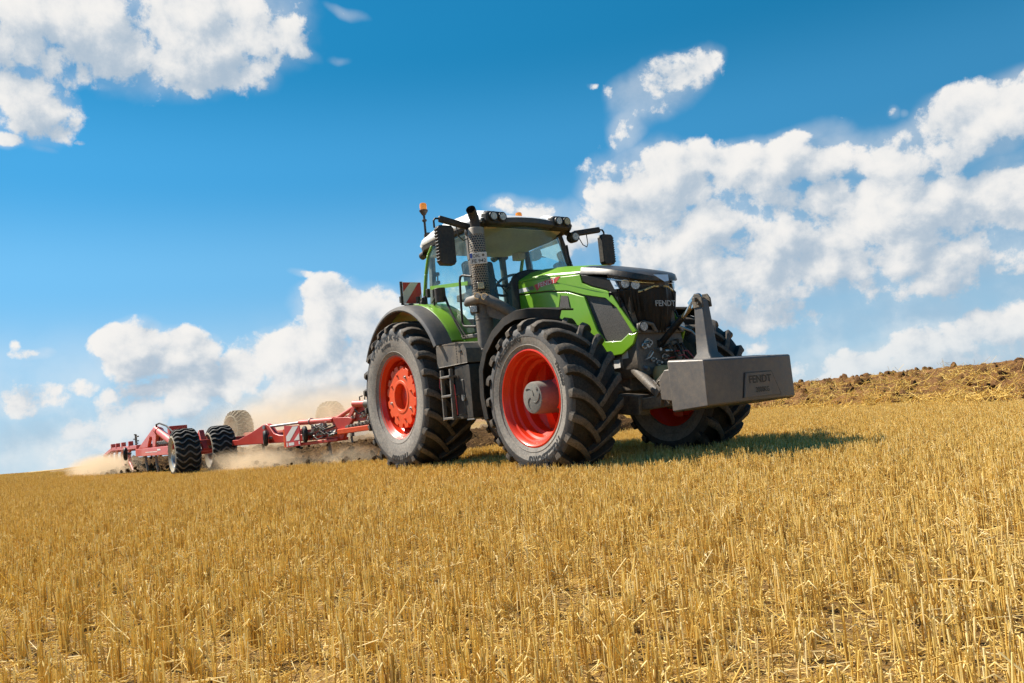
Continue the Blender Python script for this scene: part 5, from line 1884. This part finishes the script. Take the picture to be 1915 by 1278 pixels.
# right-hand frame that runs back
mb = MB()
mb.span(-13.5, -8.75, -2.56, -2.44, 0.50, 0.70)
side = cpart('side_beam', mb, 'red_cult', bevel=0.012)
mb = MB()
mb.span(-12.0, -10.45, -2.564, -2.5615, 0.585, 0.602)
mb.span(-10.45, -10.05, -2.564, -2.5615, 0.615, 0.655)
mb.build_each('white_line', 'white_mark', side, smooth=0)
mb = MB()
mb.bar((-13.4, -2.5, 0.755), (-18.05, -2.5, 0.775), 0.10, 0.10)
mb.bar((-18.05, -2.5, 0.775), (-19.75, -2.5, 0.60), 0.10, 0.10)
mb.bar((-19.75, -2.5, 0.63), (-19.85, -2.5, 0.12), 0.14, 0.05)
mb.bar((-18.0, -2.5, 0.72), (-19.2, -2.5, 0.38), 0.06, 0.08)
for x in (-14.6, -15.9, -17.0, -18.0):
    mb.box((x, -2.5, 0.86), (0.14, 0.12, 0.16))
    mb.tube([(x, -2.5, 0.76), (x - 0.35, -2.5, 0.60), (x - 0.30, -2.5, 0.35), (x + 0.25, -2.5, 0.10)], 0.045, 8)
mb.bar((-14.6, -2.5, 0.76), (-14.6, 3.0, 0.76), 0.12, 0.12)
mb.bar((-18.0, -2.5, 0.72), (-18.0, 4.0, 0.72), 0.12, 0.12)
cpart('tool_frame', mb, 'red_cult', side, bevel=0.01)
mb = MB()
mb.prism([(-13.2, 0.71), (-11.05, 1.155), (-10.70, 1.18), (-10.55, 1.12), (-10.80, 0.71), (-11.12, 0.71), (-11.15, 0.95), (-11.45, 0.98), (-11.85, 0.71)], XZ, -2.54, -2.46)
mb.prism([(-11.2, 0.71), (-10.85, 1.10), (-10.6, 1.10), (-10.75, 0.71)], XZ, -2.44, -2.36)
cpart('mast', mb, 'red_cult', bevel=0.01)
mb = MB()
mb.cyl((-10.75, -2.5, 1.13), (-8.9, -2.45, 0.72), 0.085, 20)
mb.torus((-10.45, -2.49, 1.063), 0.09, 0.02, 'X', 20, 8)
lc = cpart('lift_cylinder', mb, 'red_cult')
mb = MB()
mb.tube([(-10.6, -2.52, 1.16), (-10.55, -2.53, 1.24), (-10.1, -2.54, 1.25), (-9.4, -2.53, 1.16), (-8.8, -2.5, 0.98)], 0.02, 8)
cpart('hydraulic_hose', mb, 'hose', lc)
mb = MB()
for k in range(6):
    mb.tube([(-10.9 + 0.2 * k, -2.50, 0.74), (-10.6 + 0.2 * k, -2.52, 0.82), (-10.2 + 0.2 * k, -2.52, 0.76), (-9.8 + 0.2 * k, -2.5, 0.80)], 0.02, 6)
mb.build_each('hydraulic_hose', 'hose', lc)
mb = MB()
for k in range(5):
    mb.box((-13.7 + rng.uniform(-0.3, 0.3), -2.5, 0.86 + 0.06 * k), (rng.uniform(0.05, 0.2), 0.05, 0.03))
mb.bar((-13.7, -2.5, 0.76), (-13.7, -2.5, 1.1), 0.05, 0.05)
cpart('valve_stand', mb, 'cast_grey')
# tines along the frame and the far side of the machine, half lost in the dust
for (x, y) in ((-4.7, -0.5), (-6.9, -1.1), (-9.6, -2.45), (-11.2, -2.45), (-12.6, -2.45), (-5.6, 0.9), (-7.6, 1.2), (-9.5, 0.6), (-11.5, 1.8)):
    mb = MB()
    mb.tube([(x, y, 0.66), (x - 0.05, y, 0.45), (x + 0.02, y, 0.25), (x + 0.20, y, -0.02)], [0.028, 0.032, 0.032, 0.02], 8)
    mb.box((x, y, 0.56), (0.10, 0.08, 0.12))
    cpart('tine', mb, 'soil_tool', bevel=0.006)
mb = MB()
mb.bar((-3.6, 0.4, 0.70), (-8.5, 3.2, 0.68), 0.12, 0.14)
mb.bar((-8.6, 3.3, 0.70), (-14.0, 4.0, 0.72), 0.12, 0.16)
mb.bar((-8.6, 0.4, 0.72), (-14.8, 0.6, 0.80), 0.14, 0.16)
mb.bar((-12.9, 2.2, 0.75), (-13.1, 2.9, 1.04), 0.10, 0.10)
mb.bar((-14.6, 1.2, 0.75), (-14.7, 0.5, 1.04), 0.10, 0.10)
mb.box((-9.6, 1.7, 0.98), (1.3, 0.5, 0.10))
mb.span(-15.2, -14.9, -1.4, -0.9, 0.85, 1.28)
cpart('far_frame', mb, 'grimy_red', bevel=0.012)


# ------------------------------------------------------------------ dust in the air
def mat_dust(name, dens, col, scale, lo, hi, size):
    m = bpy.data.materials.new(name)
    m.use_nodes = True
    t = m.node_tree
    t.nodes.clear()
    out = nd(t, 'ShaderNodeOutputMaterial')
    pv = nd(t, 'ShaderNodeVolumePrincipled')
    pv.inputs['Color'].default_value = col + (1,)
    pv.inputs['Anisotropy'].default_value = 0.2
    tcn = nd(t, 'ShaderNodeTexCoord')
    o = tcn.outputs['Object']
    n = noise(t, o, scale, 5.0, 0.6, distortion=0.6)
    rel = vmath(t, 'DIVIDE', o, size)
    fall = maprange(t, vmath(t, 'LENGTH', rel, None, 1), 0.25, 1.0, 1.0, 0.0, True)
    f = math_n(t, 'MULTIPLY', maprange(t, n, lo, hi, 0, 1, True), fall)
    t.links.new(math_n(t, 'MULTIPLY', f, dens), pv.inputs['Density'])
    t.links.new(pv.outputs[0], out.inputs['Volume'])
    return m


def dust(loc, size, dens, col, scale, lo, hi, label, rz=0.0):
    mb = MB()
    mb.ball((0, 0, 0), 1.0, 24, 0, size)
    m = mat_dust('dust_air', dens, col, scale, lo, hi, size)
    o = mb.build('dust_cloud', m, None, smooth=60)
    o.location = loc
    o.rotation_euler = (0, 0, rz)
    tag(o, label, 'dust', 'dust clouds raised by the cultivator', 'stuff')
    return o


DC = (0.88, 0.70, 0.48)
dust((-17.0, -2.9, 0.15), (4.2, 1.0, 0.62), 2.6, DC, 1.6, 0.36, 0.62, 'low brown dust boiling up at the far left end of the cultivator', R(4))
dust((-6.6, -1.5, 0.12), (2.2, 0.75, 0.46), 2.3, DC, 2.2, 0.36, 0.60, 'puffs of dust under the red beam between support wheel and warning board', R(14))
dust((-3.9, -0.6, 0.10), (1.4, 0.6, 0.36), 1.5, DC, 2.4, 0.38, 0.62, 'dust around the drawbar just behind the rear wheel', R(14))
dust((-12.6, 2.6, 0.55), (7.5, 4.2, 1.85), 0.68, DC, 0.75, 0.34, 0.68, 'pale hanging dust veiling the two far wheels of the cultivator', R(15))

# ------------------------------------------------------------------ terrain
def vnoise(x, y, seed=0):
    """smooth value noise on arrays"""
    xi = np.floor(x).astype(np.int64); yi = np.floor(y).astype(np.int64)
    fx = x - xi; fy = y - yi
    fx = fx * fx * (3 - 2 * fx); fy = fy * fy * (3 - 2 * fy)

    def h(a, b):
        n = (a * 374761393 + b * 668265263 + seed * 974634777) & 0xffffffff
        n = ((n ^ (n >> 13)) * 1274126177) & 0xffffffff
        return ((n ^ (n >> 16)) & 0xffff) / 65535.0
    return (h(xi, yi) * (1 - fx) + h(xi + 1, yi) * fx) * (1 - fy) + (h(xi, yi + 1) * (1 - fx) + h(xi + 1, yi + 1) * fx) * fy


def fbm(x, y, oct=4, seed=0, rough=0.5):
    a, t, s = 1.0, 0.0, 0.0
    for i in range(oct):
        t = t + a * vnoise(x * 2 ** i, y * 2 ** i, seed + i)
        s += a
        a *= rough
    return t / s


FD = np.array([-0.8187, 0.5744]); FR = np.array([0.5744, 0.8187])


def height(x, y):
    """nearly level field that falls away gently far behind, on the implement's side"""
    dx, dy = x - CAM.x, y - CAM.y
    d = dx * FD[0] + dy * FD[1]
    l = dx * FR[0] + dy * FR[1]
    a = l / np.maximum(d, 1.0)
    w = np.clip((0.06 - a) / 0.34, 0, 1)
    w = w * w * (3 - 2 * w)
    s = np.maximum(d - 24, 0)
    fall = 0.0145 * s * s / (s + 25)
    return -fall * w + 0.03 * (fbm(x * 0.25, y * 0.25, 3, 5) - 0.5)


# the worked strip to the tractor's left: boundary runs through these two points
BP0 = np.array([3.8, 7.8]); BD = np.array([-8.5, 4.3]); BD = BD / np.linalg.norm(BD); BN = np.array([-BD[1], BD[0]])
if BN[1] < 0:
    BN = -BN


def tilled_right(x, y):
    return (x - BP0[0]) * BN[0] + (y - BP0[1]) * BN[1] + 0.9 * (fbm(x * 0.5, y * 0.5, 3, 9) - 0.5)


LX = np.array([-2.6, -4.0, -6.0, -9.0, -14.0, -24.0, -60.0]); LY = np.array([-0.3, -0.75, -1.35, -1.35, -2.9, -3.3, -3.6])


def tilled_back(x, y):
    edge = np.interp(-x, -LX, LY)
    v = np.minimum(y - edge, 7.0 - y)
    v = np.where(x > -2.6, -2.6 - x, v)
    return v + 0.5 * (fbm(x * 0.8, y * 0.8, 3, 21) - 0.5)


def grid_mesh(name, us, vs, fn, material, smooth=True):
    U, V = np.meshgrid(us, vs, indexing='ij')
    X, Y, Z = fn(U, V)
    n, m_ = U.shape
    co = np.stack([X, Y, Z], -1).reshape(-1, 3)
    i = np.arange(n * m_).reshape(n, m_)
    f = np.stack([i[:-1, :-1], i[1:, :-1], i[1:, 1:], i[:-1, 1:]], -1).reshape(-1, 4)
    me = bpy.data.meshes.new(name)
    me.vertices.add(len(co)); me.vertices.foreach_set('co', co.astype(np.float32).ravel())
    me.loops.add(f.size); me.loops.foreach_set('vertex_index', f.astype(np.int32).ravel())
    me.polygons.add(len(f)); me.polygons.foreach_set('loop_start', (np.arange(len(f)) * 4).astype(np.int32))
    me.update(calc_edges=True)
    me.validate()
    if smooth:
        me.shade_smooth()
    me.materials.append(material)
    # faces up
    o = bpy.data.objects.new(name, me)
    C.objects.link(o)
    return o


def mat_field():
    m, t, b = mat('field_earth')
    o = nd(t, 'ShaderNodeTexCoord').outputs['Object']
    n1 = noise(t, o, 0.35, 6, 0.6)
    n2 = noise(t, o, 9.0, 6, 0.7)
    n3 = noise(t, o, 70.0, 4, 0.7)
    c = mixrgb(t, maprange(t, n2, 0.35, 0.65), (0.10, 0.055, 0.022), (0.20, 0.115, 0.04))
    c = mixrgb(t, maprange(t, n3, 0.50, 0.72), c, (0.50, 0.32, 0.10))
    c = mixrgb(t, maprange(t, n1, 0.4, 0.7, 0.0, 0.45), c, (0.42, 0.25, 0.07))
    # beyond the modelled stalks the closed straw cover is one colour
    dv = vmath(t, 'DISTANCE', o, tuple(CAM), 1)
    far = mixrgb(t, n2, (0.42, 0.27, 0.08), (0.56, 0.38, 0.125))
    c = mixrgb(t, maprange(t, dv, 110, 150), c, far)
    t.links.new(c, b.inputs['Base Color'])
    b.inputs['Roughness'].default_value = 0.9
    b.inputs['Specular IOR Level'].default_value = 0.1
    bp = nd(t, 'ShaderNodeBump')
    bp.inputs['Strength'].default_value = 0.7
    bp.inputs['Distance'].default_value = 0.03
    t.links.new(n3, bp.inputs['Height'])
    t.links.new(bp.outputs[0], b.inputs['Normal'])
    return m


def mat_soil(name='tilled_earth', a=(0.075, 0.035, 0.015), b_=(0.27, 0.135, 0.055), straw=(0.48, 0.28, 0.10)):
    m, t, b = mat(name)
    o = nd(t, 'ShaderNodeTexCoord').outputs['Object']
    n1 = noise(t, o, 2.2, 6, 0.65)
    n2 = noise(t, o, 22.0, 5, 0.7)
    c = mixrgb(t, maprange(t, n1, 0.35, 0.68), a, b_)
    c = mixrgb(t, maprange(t, n2, 0.52, 0.70, 0, 0.75), c, straw)
    t.links.new(c, b.inputs['Base Color'])
    b.inputs['Roughness'].default_value = 0.95
    b.inputs['Specular IOR Level'].default_value = 0.05
    bp = nd(t, 'ShaderNodeBump')
    bp.inputs['Strength'].default_value = 1.0
    bp.inputs['Distance'].default_value = 0.05
    t.links.new(n2, bp.inputs['Height'])
    t.links.new(bp.outputs[0], b.inputs['Normal'])
    return m


M['field'] = mat_field()
M['soil'] = mat_soil()
M['soil_dark'] = mat_soil('fresh_earth', (0.035, 0.019, 0.009), (0.12, 0.065, 0.026), (0.34, 0.20, 0.07))

# polar sheet round the camera foot, fine near and coarse towards the horizon
rad = np.concatenate([[0.0], np.geomspace(0.4, 3500, 150)])
ang = np.linspace(0, 2 * PI, 361)
ground = grid_mesh('ground', rad, ang, lambda r, a: (CAM.x + r * np.cos(a), CAM.y + r * np.sin(a), height(CAM.x + r * np.cos(a), CAM.y + r * np.sin(a))), M['field'])
tag(ground, 'stubble field under the tractor', 'field', kind='structure')


def rise(v):
    """the worked ground swells gently before it dips to the horizon"""
    s = np.clip(v / 17.0, 0, 1)
    return 0.40 * s * s * (3 - 2 * s) - 0.0012 * np.maximum(v - 22, 0)


def soil_sheet(name, us, vs, fn, sd, amp, lift, material, blend=0.5):
    def f(u, v):
        x, y = fn(u, v)
        d = sd(x, y)
        w = np.clip(d / blend, 0, 1)
        lump = fbm(x * 1.5, y * 1.5, 5, 31, 0.62)
        ridge = np.abs(fbm(x * 4.5, y * 4.5, 3, 41, 0.6) - 0.5) * 2
        z = height(x, y) - 0.08 + w * (0.08 + lift + amp * (lump - 0.35) + amp * 0.45 * (0.5 - ridge))
        if sd is tilled_right:
            z = z + rise(d)
        return x, y, z
    return grid_mesh(name, us, vs, f, material)


def fan_r(u, v):                                                   # u metres along the boundary, v metres beyond it
    return BP0[0] + BD[0] * u + BN[0] * v, BP0[1] + BD[1] * u + BN[1] * v


vv = np.concatenate([np.arange(-1.2, 8, 0.07), np.arange(8, 24, 0.16), np.geomspace(24, 400, 40)])
uu = np.concatenate([np.arange(-30, -9, 0.5), np.arange(-9, 16, 0.07), np.arange(16, 40, 0.3), np.geomspace(40, 500, 40)])
ts = soil_sheet('tilled_ground', uu, vv, fan_r, tilled_right, 0.50, 0.12, M['soil'], 1.0)
tag(ts, 'strip of worked brown soil with mixed-in straw beyond the stubble', 'tilled soil', kind='structure')
ub = np.concatenate([np.arange(-22, -2.4, 0.09), ])
vb = np.arange(-4.2, 6.6, 0.09)
tb_ = soil_sheet('loose_soil', ub, vb, lambda u, v: (u, v), tilled_back, 0.60, 0.08, M['soil_dark'], 0.6)
tag(tb_, 'freshly thrown up dark soil under and behind the red cultivator', 'soil', kind='structure')


# ------------------------------------------------------------------ stubble
def mat_straw():
    m, t, b = mat('straw')
    at = nd(t, 'ShaderNodeAttribute')
    at.attribute_name = 'tone'
    oi = nd(t, 'ShaderNodeObjectInfo')
    v = math_n(t, 'FRACT', math_n(t, 'ADD', at.outputs['Fac'], math_n(t, 'MULTIPLY', oi.outputs['Random'], 0.37)))
    cr = nd(t, 'ShaderNodeValToRGB')
    e = cr.color_ramp.elements
    e[0].position = 0.0; e[0].color = (0.56, 0.37, 0.11, 1)
    e[1].position = 1.0; e[1].color = (0.95, 0.82, 0.50, 1)
    for p, c in ((0.25, (0.75, 0.52, 0.14, 1)), (0.6, (0.85, 0.65, 0.215, 1)), (0.85, (0.91, 0.74, 0.33, 1))):
        q = e.new(p); q.color = c
    t.links.new(v, cr.inputs[0])
    t.links.new(cr.outputs[0], b.inputs['Base Color'])
    b.inputs['Roughness'].default_value = 0.6
    b.inputs['Specular IOR Level'].default_value = 0.12
    tl = nd(t, 'ShaderNodeBsdfTranslucent')
    t.links.new(cr.outputs[0], tl.inputs[0])
    mx = nd(t, 'ShaderNodeMixShader')
    mx.inputs[0].default_value = 0.42
    t.links.new(b.outputs[0], mx.inputs[1]); t.links.new(tl.outputs[0], mx.inputs[2])
    t.links.new(mx.outputs[0], t.nodes['Material Output'].inputs['Surface'])
    return m


M['straw'] = mat_straw()


def strips(name, segs, sides=4):
    """segs: list of (points, radii, tone); one mesh of thin tubes"""
    vs, fs, tone = [], [], []
    base = 0
    for pts, rr, tn in segs:
        pts = np.asarray(pts, float)
        d = pts[-1] - pts[0]
        d = d / (np.linalg.norm(d) + 1e-9)
        ref = np.array([0, 0, 1.0]) if abs(d[2]) < 0.8 else np.array([1.0, 0, 0])
        a = np.cross(d, ref); a /= np.linalg.norm(a)
        b = np.cross(d, a)
        ph = rng.uniform(0, 6.28)
        for i, p in enumerate(pts):
            for k in range(sides):
                an = ph + 2 * PI * k / sides
                vs.append(p + rr[i] * (a * math.cos(an) + b * math.sin(an)))
        for i in range(len(pts) - 1):
            for k in range(sides):
                k2 = (k + 1) % sides
                fs.append((base + i * sides + k, base + i * sides + k2, base + (i + 1) * sides + k2, base + (i + 1) * sides + k))
        fs.append(tuple(base + (len(pts) - 1) * sides + k for k in range(sides)))
        tone += [tn] * (len(pts) * sides)
        base += len(pts) * sides
    me = bpy.data.meshes.new(name)
    me.from_pydata([tuple(v) for v in vs], [], fs)
    at = me.attributes.new('tone', 'FLOAT', 'POINT')
    at.data.foreach_set('value', np.asarray(tone, np.float32))
    me.materials.append(M['straw'])
    me.shade_smooth()
    me.set_sharp_from_angle(angle=R(60))
    return me


def stubble_patch(seed, size=1.0, n=1250, litter=1900, wide=1.0):
    segs = []
    rows = 7
    for i in range(n):
        row = rng.integers(rows)
        y = (row + 0.5) / rows * size - size / 2 + rng.normal(0, 0.018) * size
        x = rng.uniform(-size / 2, size / 2)
        if float(vnoise(np.array([x * 5.5 + seed * 7.7]), np.array([y * 5.5]), seed)[0]) < rng.uniform(0.0, 0.5):
            continue
        # tillers come in little bunches
        if rng.random() < 0.6 and segs:
            px, py, _ = segs[rng.integers(max(0, len(segs) - 6), len(segs))][0][0]
            x, y = px + rng.normal(0, 0.010), py + rng.normal(0, 0.010)
        h = max(0.035, rng.normal(0.098, 0.014))
        if rng.random() < 0.10:
            h *= 0.55
        lean = rng.normal(0, 0.075, 2)
        if rng.random() < 0.045:
            lean = rng.normal(0, 0.5, 2)
        r = rng.uniform(0.0013, 0.0023) * wide
        top = np.array([x + lean[0] * h, y + lean[1] * h, h])
        mid = np.array([x + lean[0] * h * 0.42, y + lean[1] * h * 0.42, h * 0.5])
        tn = rng.random()
        segs.append(([np.array([x, y, -0.02]), mid, top], [r * 1.25, r * 1.1, r], tn))
        if rng.random() < 0.20:                                    # torn leaf sheath
            a = rng.uniform(0, 6.28); l = rng.uniform(0.03, 0.09)
            p0 = mid; p1 = p0 + np.array([math.cos(a) * l * 0.5, math.sin(a) * l * 0.5, l * 0.45]); p2 = p1 + np.array([math.cos(a) * l * 0.5, math.sin(a) * l * 0.5, -l * 0.25])
            segs.append(([p0, p1, p2], [0.0016 * wide, 0.0022 * wide, 0.0005], rng.uniform(0.5, 1.0)))
    for i in range(litter):                                        # chopped straw and chaff on the ground
        a = rng.uniform(0, 6.28); l = rng.uniform(0.015, 0.075) if rng.random() < 0.95 else rng.uniform(0.12, 0.28)
        c = np.array([rng.uniform(-size / 2, size / 2), rng.uniform(-size / 2, size / 2), abs(rng.normal(0.006, 0.016)) + (0.02 if l > 0.1 else 0)])
        tilt = rng.normal(0, 0.22)
        d = np.array([math.cos(a), math.sin(a), tilt]) * l / 2
        r = rng.uniform(0.0008, 0.0018) * wide
        segs.append(([c - d, c + np.array([0, 0, rng.normal(0.0, 0.004)]), c + d], [r, r, r * 0.7], rng.random() ** 0.7))
    return strips('stubble_patch', segs, 4)


def scatter(name, pts, rots, scales, kinds, meshes, label, cat, kind='stuff'):
    col = bpy.data.collections.new(name + '_source')
    for k, me in enumerate(meshes):
        o = bpy.data.objects.new('%s_%02d' % (name, k), me)
        col.objects.link(o)
    me = bpy.data.meshes.new(name)
    me.vertices.add(len(pts))
    me.vertices.foreach_set('co', np.asarray(pts, np.float32).ravel())
    for nm, tp, data in (('rot', 'FLOAT_VECTOR', rots), ('scl', 'FLOAT_VECTOR', scales), ('pick', 'INT', kinds)):
        at = me.attributes.new(nm, tp, 'POINT')
        at.data.foreach_set('vector' if tp == 'FLOAT_VECTOR' else 'value', np.asarray(data, np.int32 if tp == 'INT' else np.float32).ravel())
    me.update()
    o = bpy.data.objects.new(name, me)
    C.objects.link(o)
    ng = bpy.data.node_groups.new(name, 'GeometryNodeTree')
    ng.interface.new_socket('Geometry', in_out='INPUT', socket_type='NodeSocketGeometry')
    ng.interface.new_socket('Geometry', in_out='OUTPUT', socket_type='NodeSocketGeometry')
    gi = ng.nodes.new('NodeGroupInput'); go = ng.nodes.new('NodeGroupOutput')
    ci = ng.nodes.new('GeometryNodeCollectionInfo')
    ci.inputs['Collection'].default_value = col
    ci.inputs['Separate Children'].default_value = True
    ci.inputs['Reset Children'].default_value = True
    iop = ng.nodes.new('GeometryNodeInstanceOnPoints')
    iop.inputs['Pick Instance'].default_value = True

    def attr(nm, tp):
        a = ng.nodes.new('GeometryNodeInputNamedAttribute')
        a.data_type = tp
        a.inputs['Name'].default_value = nm
        return [s for s in a.outputs if s.enabled][0]
    e2r = ng.nodes.new('FunctionNodeEulerToRotation')
    ng.links.new(attr('rot', 'FLOAT_VECTOR'), e2r.inputs[0])
    ng.links.new(gi.outputs[0], iop.inputs['Points'])
    ng.links.new(ci.outputs[0], iop.inputs['Instance'])
    ng.links.new(attr('pick', 'INT'), iop.inputs['Instance Index'])
    ng.links.new(e2r.outputs[0], iop.inputs['Rotation'])
    ng.links.new(attr('scl', 'FLOAT_VECTOR'), iop.inputs['Scale'])
    ng.links.new(iop.outputs[0], go.inputs[0])
    md = o.modifiers.new('scatter', 'NODES')
    md.node_group = ng
    return tag(o, label, cat, kind=kind)


def in_fan(x, y, rmax, half=R(50)):
    dx, dy = x - CAM.x, y - CAM.y
    d = dx * FD[0] + dy * FD[1]; l = dx * FR[0] + dy * FR[1]
    r = np.hypot(dx, dy)
    return ((np.abs(np.arctan2(l, d)) < half) | (r < 5)) & (r < rmax)


ROWS = R(8)


def patch_points(rmin, rmax, size):
    n = int(rmax / size) + 1
    g = np.arange(-n, n + 1) * size
    gx, gy = np.meshgrid(g, g)
    gx = gx.ravel(); gy = gy.ravel()
    c, s = math.cos(ROWS), math.sin(ROWS)
    x = CAM.x + gx * c - gy * s
    y = CAM.y + gx * s + gy * c
    r = np.hypot(x - CAM.x, y - CAM.y)
    k = in_fan(x, y, rmax) & (r >= rmin)
    x, y = x[k], y[k]
    k = (tilled_right(x, y) < 0.15 + 0.3 * size) & (tilled_back(x, y) < 0.1)
    return x[k], y[k]


def slopes(x, y):
    e = 0.5
    return (height(x + e, y) - height(x - e, y)) / (2 * e), (height(x, y + e) - height(x, y - e)) / (2 * e)


near_meshes = [stubble_patch(i) for i in range(7)]
far_meshes = [stubble_patch(20 + i, 2.0, 1300, 900, 1.7) for i in range(4)]
P_, Rr_, Sc_, K_ = [], [], [], []
for (r0, r1, size, off, cnt) in ((0, 26, 1.0, 0, len(near_meshes)), (26, 150, 2.0, len(near_meshes), len(far_meshes))):
    x, y = patch_points(r0, r1, size)
    n = len(x)
    P_.append(np.stack([x, y, height(x, y)], 1))
    Rr_.append(np.stack([np.zeros(n), np.zeros(n), ROWS + PI * rng.integers(0, 2, n) + rng.normal(0, 0.03, n)], 1))
    hv = 0.86 + 0.34 * fbm(x * 0.35, y * 0.35, 3, 77) + rng.normal(0, 0.03, n)
    Sc_.append(np.stack([np.ones(n), np.ones(n) * np.where(rng.random(n) < 0.5, 1, -1), hv], 1))
    K_.append(off + rng.integers(0, cnt, n))
stubble = scatter('stubble', np.concatenate(P_), np.concatenate(Rr_), np.concatenate(Sc_), np.concatenate(K_), near_meshes + far_meshes,
                  'dense golden straw stubble standing all over the field', 'stubble')


# clods and straw turned up on the worked ground
def clod(seed, straw=5):
    import bmesh
    bm = bmesh.new()
    bmesh.ops.create_icosphere(bm, subdivisions=2, radius=1.0)
    for v in bm.verts:
        p = v.co.normalized()
        f = 0.72 + 0.55 * float(fbm(np.array([p.x * 1.7 + seed * 9.1 + p.z]), np.array([p.y * 1.7 + seed * 3.3 - p.z * 0.7]), 3, seed)[0])
        f *= 0.8 + 0.45 * float(vnoise(np.array([p.x * 4.3 + seed + p.z * 3]), np.array([p.y * 4.3 - p.z * 2.0]), seed)[0])
        v.co = Vector((p.x * f, p.y * f * 0.85, p.z * f * 0.6))
    me = bpy.data.meshes.new('clod')
    bm.to_mesh(me)
    bm.free()
    me.shade_flat() if hasattr(me, 'shade_flat') else None
    return me


clods = []
for k in range(5):
    c1 = clod(k); c1.materials.append(M['soil']); clods.append(c1)
for k in range(4):
    c1 = clod(50 + k); c1.materials.append(M['soil_dark']); clods.append(c1)
straws = []
for k in range(4):
    sg = []
    for i in range(26):
        c = np.array([rng.normal(0, 0.13), rng.normal(0, 0.13), abs(rng.normal(0, 0.035))])
        a = rng.uniform(0, 6.28); l = rng.uniform(0.05, 0.22)
        d = np.array([math.cos(a), math.sin(a), rng.normal(0.1, 0.5)]) * l / 2
        sg.append(([c - d, c, c + d], [0.0035, 0.0035, 0.0022], rng.random() * 0.4))
    straws.append(strips('loose_straw', sg, 3))
ip, ir, isc, ik = [], [], [], []


def soil_top(x, y, sd, amp, lift, blend):
    w = np.clip(sd(x, y) / blend, 0, 1)
    lump = fbm(x * 1.5, y * 1.5, 5, 31, 0.62)
    return height(x, y) - 0.08 + w * (0.08 + lift + amp * (lump - 0.35)) + (rise(sd(x, y)) if sd is tilled_right else 0.0)


n = 26000
u = rng.uniform(-8, 60, n); v = np.abs(rng.exponential(7.0, n)) - 0.3
x, y = fan_r(u, v)
k = in_fan(x, y, 75) & (tilled_right(x, y) > -0.1)
x, y = x[k], y[k]
n = len(x)
z = soil_top(x, y, tilled_right, 0.50, 0.12, 1.0)
sz = np.clip(rng.lognormal(-3.35, 0.6, n), 0.012, 0.17) * (1 + np.clip(np.hypot(x - CAM.x, y - CAM.y) - 20, 0, 60) * 0.02)
ip.append(np.stack([x, y, z + sz * 0.2], 1)); ir.append(rng.uniform(0, 6.28, (n, 3))); isc.append(np.stack([sz * 1.3, sz, sz], 1)); ik.append(rng.integers(0, 5, n))
n = 3000
u = rng.uniform(-8, 60, n); v = np.abs(rng.exponential(6.0, n)) - 0.6
x, y = fan_r(u, v)
k = in_fan(x, y, 75) & (tilled_right(x, y) > -0.5)
x, y = x[k], y[k]
n = len(x)
z = soil_top(x, y, tilled_right, 0.50, 0.12, 1.0)
ip.append(np.stack([x, y, z + 0.02], 1)); ir.append(np.stack([rng.normal(0, 0.3, n), rng.normal(0, 0.3, n), rng.uniform(0, 6.28, n)], 1))
isc.append(np.repeat(rng.uniform(0.8, 1.7, n)[:, None], 3, 1)); ik.append(9 + rng.integers(0, 4, n))
n = 4200
x = -2.6 - rng.uniform(0, 1, n) ** 1.2 * 16; y = np.interp(-x, -LX, LY) + np.abs(rng.exponential(0.7, n)) - 0.25
z = np.maximum(soil_top(x, y, tilled_back, 0.60, 0.08, 0.6), height(x, y)) + np.where(rng.random(n) < 0.2, np.abs(rng.normal(0, 0.08, n)), 0)
sz = np.clip(rng.lognormal(-3.4, 0.55, n), 0.012, 0.12)
ip.append(np.stack([x, y, z], 1)); ir.append(rng.uniform(0, 6.28, (n, 3))); isc.append(np.stack([sz, sz, sz], 1)); ik.append(5 + rng.integers(0, 4, n))
n = 420                                                           # ragged edge: torn straw dragged over the border
u = rng.uniform(-8, 40, n); v = rng.normal(0.2, 0.5, n)
x, y = fan_r(u, v)
k = in_fan(x, y, 60)
x, y = x[k], y[k]
n = len(x)
z = np.maximum(soil_top(x, y, tilled_right, 0.50, 0.12, 1.0), height(x, y))
ip.append(np.stack([x, y, z + 0.03], 1)); ir.append(np.stack([rng.normal(0, 0.3, n), rng.normal(0, 0.3, n), rng.uniform(0, 6.28, n)], 1))
isc.append(np.repeat(rng.uniform(0.8, 1.8, n)[:, None], 3, 1)); ik.append(9 + rng.integers(0, 4, n))
scatter('soil_clods', np.concatenate(ip), np.concatenate(ir), np.concatenate(isc), np.concatenate(ik), clods + straws,
        'crumbly brown clods and loose straw lying on the worked soil', 'soil clods')
